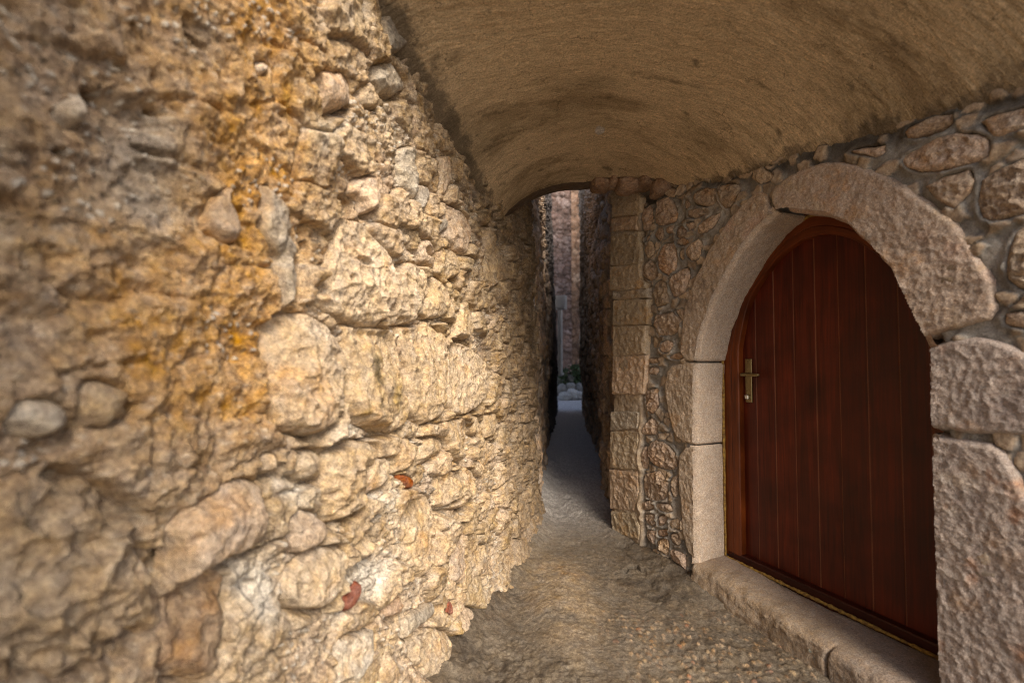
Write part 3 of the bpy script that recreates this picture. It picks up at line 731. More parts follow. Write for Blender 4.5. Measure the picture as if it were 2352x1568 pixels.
def build_shade_wall():
    # unseen wall added behind the camera to shade the near left wall
    v = np.arange(-.1, 4.4, .03); t = np.linspace(0, 1, 90); T_, v2 = np.meshgrid(t, v)
    pts = catmull([(-1.6, -.49), (-.75, -.50), (-.28, -.52), (-.20, -.62), (-.26, -1.3), (-1.6, -1.4)], 20); k = np.linspace(0, 1, len(pts))
    X = np.interp(T_, k, pts[:, 0]); Y = np.interp(T_, k, pts[:, 1])
    f1, f2, rc, _, _ = voronoi(T_ * 14, v2 * 6, 3); e = np.clip((f2 - f1) / .4, 0, 1)
    Y = Y + .03 * np.sqrt(e) * rc[..., 0] + .02 * fbm(T_ * 3, v2, 0, 4, 4); X = X + .02 * fbm(T_ * 3, v2, 3, 4, 4)
    C = mix(TAN * .7, PALE * .9, e) * (.8 + .4 * rc[..., 1])[..., None]
    o = mesh_obj('shade_wall', np.stack([X, Y, v2], -1).reshape(-1, 3), gridfaces(len(v), 90), M_RUBBLE, C.reshape(-1, 3))
    tag(o, 'unseen rubble stone wall added behind the viewer to shade the near left wall', 'wall', kind='thing')
build_shade_wall()

# ================================================================== ALLEY WALLS
def alley_wall(name, label, W, u0, u1, vmax, seed, front, rk=-.9, rz=1.0):
    ys = np.interp(np.linspace(0, 1, 420), [0, 1], [u0, u1])
    # denser near the camera
    t = np.linspace(0, 1, 430); U1 = u0 + (u1 - u0) * (t ** 1.9)
    V1 = np.r_[np.arange(-.1, 2.9, .011), np.linspace(2.95, vmax, 170)]
    u, v = np.meshgrid(U1, V1)
    wu = u + .05 * fbm(u, v, 0, 4, 3, .55, seed); wv = v + .04 * fbm(u, v, 0, 5, 3, .55, seed + 1)
    f1, f2, rc, ox, oy = voronoi(wu * 5.5, wv * 7.0, seed)
    e = np.clip((f2 - f1) / .4, 0, 1); dome = np.sqrt(np.clip(1 - (1 - e) ** 2, 0, 1)); big = rc[..., 0] > .25
    h = .045 * dome * big * (.3 + .9 * rc[..., 1]) + dome * .02 * facets(wu, wv, 13, seed + 2)
    h += .035 * fbm(u, v, 0, 2.2, 4, .5, seed + 3) + .014 * fbm(u, v, 0, 12, 4, .6, seed + 4) + .006 * fbm(u, v, 0, 45, 2, .6, seed + 6)
    h += .02 * (1 - smooth(0, .30, v)) ** 1.5 - .05 * (1 - smooth(.6, 1.3, v)) * smooth(5.0, 6.5, np.interp(u, W.U, W.y))
    C = np.stack([.22 + .13 * rc[..., 2], .165 + .10 * rc[..., 2] - .02 * rc[..., 3], .115 + .08 * rc[..., 2] - .03 * rc[..., 3]], -1)
    C = mix(np.array([.175, .15, .125]), C, big * smooth(.05, .5, e) * .9)
    C = mix(C, np.array([.06, .045, .035]), .7 * smooth(.05, .5, fbm(u, v * .4, 0, 3, 4, .6, seed + 8)))
    C = mix(C, np.array([.30, .19, .10]), .5 * smooth(.2, .55, fbm(u, v, 0, 5, 4, .6, seed + 9)))
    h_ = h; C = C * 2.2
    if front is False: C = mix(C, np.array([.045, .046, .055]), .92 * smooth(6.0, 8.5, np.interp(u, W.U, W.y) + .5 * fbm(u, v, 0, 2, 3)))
    yy = np.interp(u, W.U, W.y); sl = np.interp(yy, [3.5, 4.3, 5.0, 8, 12], [.5, .06, .1, .36, .62]); v = np.where(v > 2.95, 2.95 + (v - 2.95) * sl, v)
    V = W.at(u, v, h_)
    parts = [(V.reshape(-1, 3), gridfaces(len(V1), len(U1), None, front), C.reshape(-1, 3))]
    # far end return for thickness; on the right enlarged to block the sun
    uu = np.full((len(V1), 14), U1[-1]); vv = np.repeat(V1[:, None], 14, 1); k = (np.linspace(0, 1, 14) ** 1.6 * rk)[None, :]; vv = vv * np.linspace(1, rz, 14)[None, :] ** .3
    hh = np.concatenate([h_[:, -1:], np.broadcast_to(k[:, 1:], (len(V1), 13)) + .02 * fbm(vv[:, 1:], k[:, 1:] + 0 * vv[:, 1:], 0, 7, 3)], 1)
    V2 = W.at(uu, vv, hh)
    V2[:, 1:, 1] += .015 * fbm(vv[:, 1:], np.broadcast_to(k[:, 1:] * 3, (len(V1), 13)), 0, 8, 3)
    C2 = np.broadcast_to(np.array([.24, .19, .15]), V2.shape) * (1 + .3 * fbm(vv, k + 0 * vv, 0, 9, 3))[..., None]
    parts.append((V2.reshape(-1, 3), gridfaces(len(V1), 14, None, front), C2.reshape(-1, 3)))
    Vv, F, Cc = join(parts)
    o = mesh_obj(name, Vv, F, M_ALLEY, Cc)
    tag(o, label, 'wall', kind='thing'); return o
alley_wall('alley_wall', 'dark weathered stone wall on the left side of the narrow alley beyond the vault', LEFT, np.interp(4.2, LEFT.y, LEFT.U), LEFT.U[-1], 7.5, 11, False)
alley_wall('alley_wall', 'shadowed rough stone wall on the right side of the alley, starting behind the corner pier', RALLEY, 0.02, RALLEY.U[-1], 7.5, 17, True, -6.0, 5.0)

# ================================================================== RIGHT WALL
OPEN = np.array([(0, .10), (0, .9), (.015, 1.38), (.068, 1.56), (.168, 1.75), (.32, 1.94), (.445, 2.05), (.56, 2.105), (.61, 2.10), (.69, 2.07), (.794, 2.03), (.886, 1.965), (.97, 1.86), (1.047, 1.745), (1.09, 1.63), (1.13, 1.53), (1.167, 1.43), (1.165, 1.2), (1.165, .10)])
RS = [z5((1180,265),(1230,255),(1280,290),(1265,335),(1215,330)), z5((1150,350),(1240,335),(1290,440),(1265,500),(1190,525),(1140,500)),
 z5((1060,410),(1110,385),(1125,440),(1105,550),(1060,555),(1052,470)), z5((1395,300),(1480,270),(1545,300),(1535,370),(1470,400),(1400,375)),
 z5((1330,350),(1360,345),(1370,400),(1345,415)), z5((1350,425),(1440,410),(1465,450),(1400,475),(1352,465)),
 z5((1405,580),(1430,510),(1560,430),(1568,470),(1500,560)), z5((1120,590),(1160,545),(1195,535),(1190,600),(1165,630)),
 z5((1205,540),(1255,520),(1255,570),(1215,575)), z5((1270,540),(1310,515),(1355,560),(1340,600),(1280,610)), z5((1335,505),(1390,495),(1405,530),(1365,555)),
 z5((1280,615),(1330,600),(1355,635),(1310,665),(1280,650)), z5((1075,600),(1105,575),(1115,610),(1080,635)), z5((1075,660),(1110,615),(1140,670),(1130,715),(1090,740),(1072,700)),
 z5((1190,640),(1270,630),(1285,720),(1265,820),(1225,855),(1165,815),(1155,730)), z5((1295,680),(1330,670),(1330,730),(1305,760)),
 z5((1340,680),(1420,610),(1450,640),(1425,740),(1380,755),(1340,720)), z5((1075,790),(1110,750),(1160,800),(1160,860),(1110,890),(1068,860)),
 z5((1230,870),(1340,790),(1365,830),(1345,950),(1270,1000),(1240,980)), z5((1140,900),(1190,880),(1225,930),(1220,1040),(1150,1065),(1120,970)),
 z5((1150,1110),(1250,1090),(1310,1140),(1290,1240),(1160,1255),(1140,1180)), z5((1275,1090),(1325,1070),(1330,1130),(1305,1180),(1290,1120)),
 z5((1180,1300),(1220,1280),(1260,1310),(1240,1360),(1190,1365),(1170,1340)), z5((1235,1390),(1290,1360),(1340,1385),(1310,1410),(1250,1410)),
 z5((1085,1400),(1150,1395),(1165,1430),(1100,1440)), z5((1090,1480),(1130,1450),(1165,1475),(1140,1510),(1100,1505)),
 z6((160,1290),(220,1275),(230,1340),(200,1420),(165,1400)), z6((550,210)[:2],(600,195),(655,205),(640,270),(590,335),(555,300)),
 z6((735,130),(780,110),(835,150),(820,180),(770,195),(725,170)), z6((1230,25),(1300,0),(1430,-10),(1420,40),(1380,55),(1290,40)),
 z6((1510,60),(1600,20),(1760,-60),(1960,-70),(1990,0),(1980,50),(1860,100),(1760,130),(1570,130)), z6((1650,210),(1760,150),(1880,110),(1900,180),(1890,240),(1800,325),(1740,290)),
 z6((1930,290),(1960,180),(2060,120),(2200,60),(2260,200),(2230,340),(2010,400),(1940,370)), z6((1530,-90),(1660,-140),(1790,-175),(1790,-120),(1700,-60),(1560,-40)),
 z6((1920,-140),(2060,-180),(2240,-230),(2260,-110),(2000,-60)), z6((2060,890),(2130,870),(2250,880),(2250,970),(2070,950)), z6((2090,560),(2150,430),(2300,400),(2320,800),(2150,760),(2080,680)),
 z7((140,210),(185,150),(225,200),(215,250),(140,240)), z7((160,30),(230,25),(230,90),(200,140),(165,130)), z7((175,290),(230,275),(305,330),(320,390),(300,445),(180,390)),
 z7((150,460),(230,440),(280,510),(265,590),(190,600),(150,550)), z7((135,595),(200,590),(205,640),(140,655)), z7((135,670),(210,660),(215,720),(180,740)),
 z7((280,700),(335,690),(342,750),(300,745)), z7((215,800),(270,790),(285,850),(265,885),(215,850)), z7((285,770),(330,760),(345,830),(300,830)),
 z7((280,850),(370,880),(365,960),(290,910)), z7((160,745),(210,760),(200,830),(165,800)), z7((130,310),(165,300),(170,430),(135,420)), z7((285,480),(325,465),(322,570),(300,580)),
 z7((215,670),(265,665),(275,700),(225,740)), z7((220,750),(280,745),(275,785),(225,790)), z7((215,600),(290,610),(300,650),(270,660),(220,640))]

def build_right():
    root = thing('stone_wall', 'right wall of rounded field stones bedded in smeared grey cement, around the arched doorway', 'wall', (1.09, 2.85, .1)); tag(root, kind='thing')
    S = np.r_[np.arange(-.80, 1.75, .0065), np.linspace(1.76, 2.3, 70)]; Zc = np.arange(-.05, 3.2, .0065)
    s, z = np.meshgrid(S, Zc)
    h = .016 * fbm(s, z, 0, 3, 4, .5, 301) + .010 * fbm(s, z, 0, 14, 4, .6, 302) + .003 * fbm(s, z, 0, 70, 2, .6, 303)
    tro = fbm(s + .3 * z, z * 4, 0, 6, 3, .5, 304, True); h += .004 * tro
    C = np.broadcast_to(CEMENT, s.shape + (3,)).copy()
    C = mix(C, CEMENT * np.array([1.5, 1.45, 1.4]), smooth(.0, .5, fbm(s, z, 0, 6, 4, .6, 305)) * .7)
    C = mix(C, np.array([.26, .19, .13]), smooth(.1, .5, fbm(s, z, 0, 4, 4, .6, 306)) * .5 * (1 - smooth(.6, 1.2, s)))
    C = mix(C, np.array([.05, .042, .035]), smooth(.05, .5, fbm(s, z, 0, 7, 4, .6, 307)) * .5)
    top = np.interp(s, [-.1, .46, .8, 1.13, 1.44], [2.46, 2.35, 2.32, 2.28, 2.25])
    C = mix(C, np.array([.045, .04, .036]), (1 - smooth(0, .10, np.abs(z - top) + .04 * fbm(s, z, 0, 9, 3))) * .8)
    # generic stones where the photograph does not reach (beyond the frame and low down)
    f1, f2, rc, _, _ = voronoi(s * 6 + .2 * fbm(s, z, 0, 9, 2), z * 7.5, 8)
    gen = smooth(1.62, 1.72, s) * (f1 < .42) * (rc[..., 0] > .3)
    h += gen * .03 * np.sqrt(np.clip(1 - (f1 / .42) ** 2, 0, 1)); C = mix(C, RSTONE * 1.1, gen * .9)
    pr = 1 - smooth(-.50, -.47, s + .02 * fbm(s, z, 0, 9, 3)); h += .034 * pr; C = mix(C, np.array([.36, .28, .20]), pr * .85)
    d = sdf(OPEN, s, z)
    dmax = np.full(s.shape, -9.0)
    for poly in RS + [list(map(tuple, p)) for p in []]:
        dmax = np.maximum(dmax, sdf(RIGHT.inv(np.array(poly)), s, z))
    w1, w2, rw, wx, wy = voronoi(s * 15 + .5 * fbm(s, z, 0, 12, 3), z * 17 + .5 * fbm(s, z, 0, 12, 3, .5, 7), 14)
    fe = np.clip((w2 - w1) / .3, 0, 1) * smooth(.0, .018, -dmax) * (rw[..., 0] > .45) * smooth(.05, .10, -d) * (s > -.46) * (s < 1.62)
    h += .016 * np.sqrt(fe) * (.5 + rw[..., 1]); fc = (RSTONE * .9)[None, None] * (.65 + .6 * rw[..., 2])[..., None]; C = mix(C, fc, smooth(.25, .6, fe) * .9)
    for poly in RS:
        q = RIGHT.inv(np.array(poly)); dd = sdf(chaikin(q, 1), s, z)
        h += .012 * np.exp(-((dd + .008) / .014) ** 2) * (dd < 0) - .02 * smooth(-.002, .01, dd)
    h -= .11 * smooth(-.055, -.03, d)
    c = (np.minimum.reduce([d[:-1, :-1], d[1:, :-1], d[:-1, 1:], d[1:, 1:]]) < -.030)
    V = RIGHT.at(s, z, h).reshape(-1, 3); F = gridfaces(len(Zc), len(S), c, True)
    # back and end of the wall give it thickness
    V, F, C = compact(V, F, C.reshape(-1, 3))
    cs = [(-.78, -.06), (2.3, -.06), (2.3, 3.2), (-.78, 3.2)]
    bk = np.array([RIGHT.at(np.array(a), np.array(b), np.array(-.75)) for a, b in cs] + [RIGHT.at(np.array(a), np.array(b), np.array(-.02)) for a, b in cs])
    bf = np.array([(0, 3, 2, 1), (3, 7, 6, 2), (1, 2, 6, 5)])
    V, F, C = join([(V, F, C), (bk, bf, CEMENT * 1.3)])
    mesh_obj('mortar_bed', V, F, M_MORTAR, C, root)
    for i, poly in enumerate(RS):
        q = RIGHT.inv(np.array(poly)); rs = random.Random(40 + i)
        sz = np.sqrt(np.prod(q.max(0) - q.min(0)))
        q = q.mean(0) + (q - q.mean(0)) * (1 + .010 / sz)
        k = rs.uniform(.8, 1.15); t = rs.random()
        col = (RSTONE * t + RPINK * (1 - t)) * k
        V, F, C = stone_geo(RIGHT, q, min(.032, .012 + .14 * sz), col, 300 + i, res=.004, rnd=min(.018, .15 * sz), fac=min(.016, .1 * sz), rough=.008, warp=.008, planes=5, chk=0 if i % 3 else 1,
                            strata=.004, tilt=(rs.uniform(-.1, .1), rs.uniform(-.1, .1)), facscale=22)
        mesh_obj('stone', V, F, M_STONE, C, root)
build_right()

# ------------------------------------------------------------------ corner pier of squared blocks
PB = [z5((893,275),(940,262),(1030,275),(1060,330),(1058,420),(1035,455),(900,450)), z5((893,462),(1033,460),(1036,552),(895,556)), z5((890,560),(1050,560),(1058,690),(1045,775),(890,780)),
      z5((890,786),(1052,782),(1060,870),(1095,900),(1098,940),(890,945)), z5((900,950),(1100,945),(1105,1005),(905,1005)), z5((905,1012),(1105,1008),(1103,1178),(905,1182)),
      z5((908,1190),(1092,1186),(1090,1378),(908,1384)), z5((908,1392),(1088,1388),(1080,1640),(900,1640)),
      z7((10,130),(130,130),(120,215),(5,225)), z7((5,232),(125,222),(128,430),(5,432)), z7((2,440),(128,438),(130,570),(110,650),(5,650)), z7((10,660),(110,655),(135,720),(130,800),(20,770))]
def build_pier():
    root = thing('corner_pier', 'narrow pier of squared pale blocks at the corner where the alley begins', 'pier', (.80, 3.55, .1))
    for i, poly in enumerate(PB):
        q = RIGHT.inv(np.array(poly)); rs = random.Random(70 + i)
        lo = q[:, 0].min()
        q[:, 0] = np.where(q[:, 0] < -.70, q[:, 0] - .06, q[:, 0])     # run the blocks round the corner
        mc = q.mean(0); q = mc + (q - mc) * (1 + .007 / (np.ptp(q, 0) / 2))
        col = [np.array([.43, .345, .25]), np.array([.45, .34, .25]), np.array([.38, .31, .225])][i % 3] * rs.uniform(.9, 1.12)
        if i in (4, 8): col = np.array([.36, .31, .25])
        V, F, C = stone_geo(RIGHT, q, .045, col, 400 + i, res=.005, rnd=.010, chk=0, fac=.010, rough=.008, warp=.007, tilt=(rs.uniform(-.05, .05), rs.uniform(-.04, .04)))
        parts = [(V, F, C)]
        # the side of the block that turns into the alley
        z = np.linspace(q[:, 1].min() + .004, q[:, 1].max() - .004, max(6, int(np.ptp(q[:, 1]) / .012))); k = np.linspace(.02, -.30, 26)
        kk, zz = np.meshgrid(k, z)
        ss = -.785 + .012 * fbm(kk, zz, 0, 11, 4, .55, 420 + i) - .008 * (kk > .01) + .02 * (np.minimum(zz - z[0], z[-1] - zz) < .012)
        # leave the wall plane at a right angle to the alley, not to the wall
        P = RIGHT.at(ss, zz, np.minimum(kk, .0) * 0 + .0); al = np.array([.10, .995])
        P[..., 0] += al[0] * (.02 - kk) - .0; P[..., 1] += al[1] * (.02 - kk)
        C2 = np.broadcast_to(col * .75, P.shape) * (1 + .3 * fbm(kk, zz, 0, 14, 4, .6, 430 + i))[..., None]
        parts.append((P.reshape(-1, 3), gridfaces(len(z), len(k)), C2.reshape(-1, 3)))
        V, F, C = join(parts)
        mesh_obj('block', V, F, M_DRESSED, C, root)
build_pier()

# ================================================================== DOORWAY
REV = .205
def resample(P, step):
    P = np.asarray(P, float); s = np.r_[0, np.cumsum(np.linalg.norm(np.diff(P, axis=0), axis=1))]
    t = np.linspace(0, s[-1], max(3, int(s[-1] / step))); return np.stack([np.interp(t, s, P[:, 0]), np.interp(t, s, P[:, 1])], -1)

def reveal(curve, col, seed, top=.024, rough=.005):
    """the inner face of a block, from its worn arris back to the door"""
    c = resample(curve, .007); tg = np.gradient(c, axis=0); tg /= np.linalg.norm(tg, axis=1)[:, None]; nn = np.stack([-tg[:, 1], tg[:, 0]], -1)
    k = np.r_[np.linspace(-.002, .03, 8), np.linspace(.038, REV + .06, 34)]
    K, I = np.meshgrid(k, np.arange(len(c)))
    off = -.034 * np.clip(1 - (K + .002) / .034, 0, 1) ** 1.7 + rough * fbm(I * .05, K * 7, 0, 3.0, 4, .6, seed) + .002 * fbm(I * .3, K * 40, 0, 1, 3, .6, seed + 1)
    P2 = c[:, None, :] + nn[:, None, :] * (-off[..., None])
    # end joints: fall back at both ends of the block
    e = np.minimum(I, len(c) - 1 - I) * .007; P2 += nn[:, None, :] * (.010 * np.clip(1 - e / .012, 0, 1) ** 2)[..., None]
    V = RIGHT.at(P2[..., 0], P2[..., 1], top - K)
    C = np.broadcast_to(col, V.shape) * (1 + .22 * fbm(I * .06, K * 9, 0, 2.5, 5, .65, seed + 2))[..., None]
    return V.reshape(-1, 3), gridfaces(len(c), len(k)), C.reshape(-1, 3)

def tool(amp, sd):
    return None

def build_doorway():
    root = thing('stone_doorway', 'pointed arch doorway of large dressed pinkish stones around the red door', 'doorway', (*RIGHT.at(np.array(.58), np.array(.1), np.array(0.))[:2], .1))
    o = OPEN
    def face(poly, col, seed, H=.030, rnd=.014, fac=.004, rough=.006, warp=.007, facscale=30, cf=None):
        poly = np.asarray(poly, float).copy(); dd = sdf(OPEN, poly[:, 0], poly[:, 1])
        m_ = dd > -.012; c_ = np.array([.585, 1.1]); poly[m_] = c_ + (poly[m_] - c_) * np.array([.90, .95])
        return stone_geo(RIGHT, poly, H, col, seed, res=.0042, cull=lambda u, v: sdf(OPEN, u + .004 * fbm(u, v, 0, 30, 2), v) < -.013, rnd=rnd, fac=fac, rough=rough, warp=warp, facscale=facscale, colfun=cf, strata=.003)
    def pinkish(seed):
        def f(u, v, d, C):
            m = smooth(.0, .5, fbm(u, v, 0, 7, 4, .6, seed)); C = mix(C, np.array([.45, .30, .245]), m * .5)
            m = smooth(.1, .5, fbm(u, v, 0, 5, 4, .6, seed + 1)); C = mix(C, np.array([.40, .32, .22]), m * .6)
            m = smooth(.15, .5, fbm(u, v, 0, 14, 4, .6, seed + 2)); C = mix(C, np.array([.20, .155, .125]), m * .6)
            return C
        return f
    grow = lambda P: P
    LV = np.array([(1567,822),(1570,770),(1582,700),(1608,625),(1648,552),(1700,482),(1748,437),(1766,452),(1778,475),(1786,492)], float)
    lv = np.vstack([RIGHT.inv(LV), o[7:1:-1] + 0])
    col = np.array([.41, .33, .26])
    J = [face(lv, col, 501, cf=pinkish(511)), reveal(o[2:8] , np.array([.46, .375, .305]), 521)]
    V, F, C = join(J); mesh_obj('arch_stone', V, F, M_DRESSED, C, root)
    RV = np.array([(1795,486),(1783,470),(1777,447),(1800,420),(1830,400),(1890,376),(1960,370),(2040,398),(2120,448),(2200,518),(2260,590),(2296,660),(2292,732),(2220,750),(2142,772)], float)
    rv = np.vstack([RIGHT.inv(RV), [(1.155, 1.47)], o[15:8:-1]])
    J = [face(rv, np.array([.41, .325, .265]), 502, H=.034, rnd=.018, fac=.004, rough=.006, cf=pinkish(512)), reveal(o[8:17], np.array([.42, .31, .25]), 522, .030)]
    V, F, C = join(J); mesh_obj('arch_stone', V, F, M_DRESSED, C, root)
    JB = np.array([(1603,1021),(1565,1015),(1546,965),(1532,890),(1543,838),(1575,830),(1607,832)], float)
    jb = np.vstack([RIGHT.inv(JB)[1:6], [(.012, 1.378), (0, .9)]])
    V, F, C = join([face(jb, np.array([.42, .34, .265]), 503), reveal([(0, .895), (.012, 1.372)], np.array([.46, .375, .305]), 523)])
    mesh_obj('jamb_stone', V, F, M_DRESSED, C, root)
    jl = RIGHT.inv(np.array([(1568,1026),(1562,1100),(1570,1180),(1578,1240),(1592,1278)], float)); jl = np.vstack([jl, [(.0, .23), (0, .888)]])
    V, F, C = join([face(jl, np.array([.42, .34, .265]), 504), reveal([(0, .20), (0, .888)], np.array([.46, .375, .305]), 524)])
    mesh_obj('jamb_stone', V, F, M_DRESSED, C, root)
    # right jamb, two big blocks
    violet = np.array([.37, .31, .275])
    def blot(seed):
        def f(u, v, d, C):
            m = smooth(.0, .45, fbm(u, v, 0, 6, 4, .6, seed)); C = mix(C, np.array([.26, .215, .20]), m * .7)
            m = smooth(.25, .55, fbm(u, v, 0, 8, 4, .6, seed + 1)); C = mix(C, np.array([.40, .20, .11]), m * .6)
            m = smooth(.2, .5, fbm(u, v, 0, 9, 4, .6, seed + 2)); C = mix(C, np.array([.58, .52, .46]), m * .55)
            return C
        return f
    ru = RIGHT.inv(np.array([(2160,790),(2200,778),(2290,776),(2345,800),(2400,840),(2400,985),(2350,1000),(2260,998),(2160,984)], float))
    ru = np.vstack([[(1.168, 1.15), (1.168, 1.43)], ru])
    V, F, C = join([face(ru, violet, 505, H=.036, rnd=.02, fac=.005, rough=.006, cf=blot(540)), reveal([(1.168, 1.42), (1.165, 1.15)], violet, 525, .034)])
    mesh_obj('jamb_stone', V, F, M_DRESSED, C, root)
    rl = RIGHT.inv(np.array([(2160,1000),(2230,1004),(2300,1020),(2340,1080),(2400,1180),(2420,1600),(2400,1750),(2160,1700)], float))
    rl = np.vstack([[(1.167, .12), (1.167, 1.13)], rl])
    V, F, C = join([face(rl, violet * .98, 506, H=.034, rnd=.02, fac=.005, rough=.006, cf=blot(550)), reveal([(1.165, 1.13), (1.165, .12)], violet, 526, .032)])
    mesh_obj('jamb_stone', V, F, M_DRESSED, C, root)
    # threshold: a worn step, its top running back under the door
    s = np.arange(-.035, 1.60, .006); prof = []
    tt = np.linspace(0, 1, 70)
    S, Tt = np.meshgrid(s, tt)
    # profile (distance out of wall, height): foot -> rounded nose -> top -> back
    px = np.interp(tt, [0, .35, .45, .52, .60, 1], [.085, .062, .054, .026, -.02, -.34])
    pz = np.interp(tt, [0, .35, .45, .52, .60, 1], [-.06, .145, .190, .212, .220, .235])
    kx = np.convolve(np.pad(px, 2, 'edge'), np.ones(5) / 5, 'valid'); kz = np.convolve(np.pad(pz, 2, 'edge'), np.ones(5) / 5, 'valid')
    wear = -.022 * np.exp(-((S - .60) / .35) ** 2) * smooth(.3, .5, Tt)
    H = kx[:, None] + .020 * fbm(S, Tt * .6, 0, 5, 4, .55, 560) + .011 * fbm(S, Tt * .6, 0, 22, 4, .6, 561) * (1 - .5 * smooth(.5, .7, Tt))
    Zz = kz[:, None] + wear + .012 * fbm(S, Tt * .6, 0, 4, 4, .55, 562) + .004 * fbm(S, Tt * .5, 0, 30, 3, .6, 563)
    H += .035 * smooth(.3, 1.2, S) * (1 - smooth(.45, .62, Tt)); Zz -= .02 * smooth(.5, 1.4, S)
    cr = np.exp(-((S - .80 - .03 * Tt - .012 * fbm(S * 0, Tt, 0, 9, 3)) / .006) ** 2) * (1 - smooth(.42, .58, Tt)); H -= .03 * cr
    end = np.minimum(S + .035, 1.60 - S); H -= .03 * np.clip(1 - end / .03, 0, 1) ** 2 * (1 - smooth(.5, .6, Tt))
    V = RIGHT.at(S, Zz, H)
    C = np.broadcast_to(np.array([.29, .225, .165]), V.shape) * (1 + .25 * fbm(S, Tt * .6, 0, 12, 5, .62, 564))[..., None]
    C = mix(C, np.array([.30, .235, .20]), smooth(.5, .8, Tt) * .6); C = mix(C, np.array([.24, .20, .185]), smooth(.6, 1.2, S) * .6)
    C = mix(C, np.array([.16, .11, .07]), .5 * smooth(.1, .5, fbm(S, Tt * .6, 0, 7, 4, .6, 565)))
    C = mix(C, np.array([.13, .27, .30]), .6 * np.exp(-((S - .74) / .03) ** 2) * smooth(.2, .5, fbm(S, Tt, 0, 28, 3, .6, 566)) * (Tt < .45))
    mesh_obj('threshold', V.reshape(-1, 3), gridfaces(70, len(s), None, True), M_DRESSED, C.reshape(-1, 3), root)
build_doorway()

# ================================================================== DOOR
def arch_curve(pts, mid, bottom, n):
    """mirror a half outline (left side, going up) about s = mid"""
    L_ = catmull(pts, 16); R_ = np.stack([2 * mid - L_[::-1, 0], L_[::-1, 1]], -1)
    P = np.vstack([[(L_[0, 0], bottom)], L_, R_[1:], [(R_[-1, 0], bottom)]])
    s = np.r_[0, np.cumsum(np.linalg.norm(np.diff(P, axis=0), axis=1))]
    a = s[1]; b = s[-2]; t = np.r_[np.linspace(0, a, 40, endpoint=False), np.linspace(a, b, n), np.linspace(b, s[-1], 41)[1:]]
    return np.stack([np.interp(t, s, P[:, 0]), np.interp(t, s, P[:, 1])], -1)

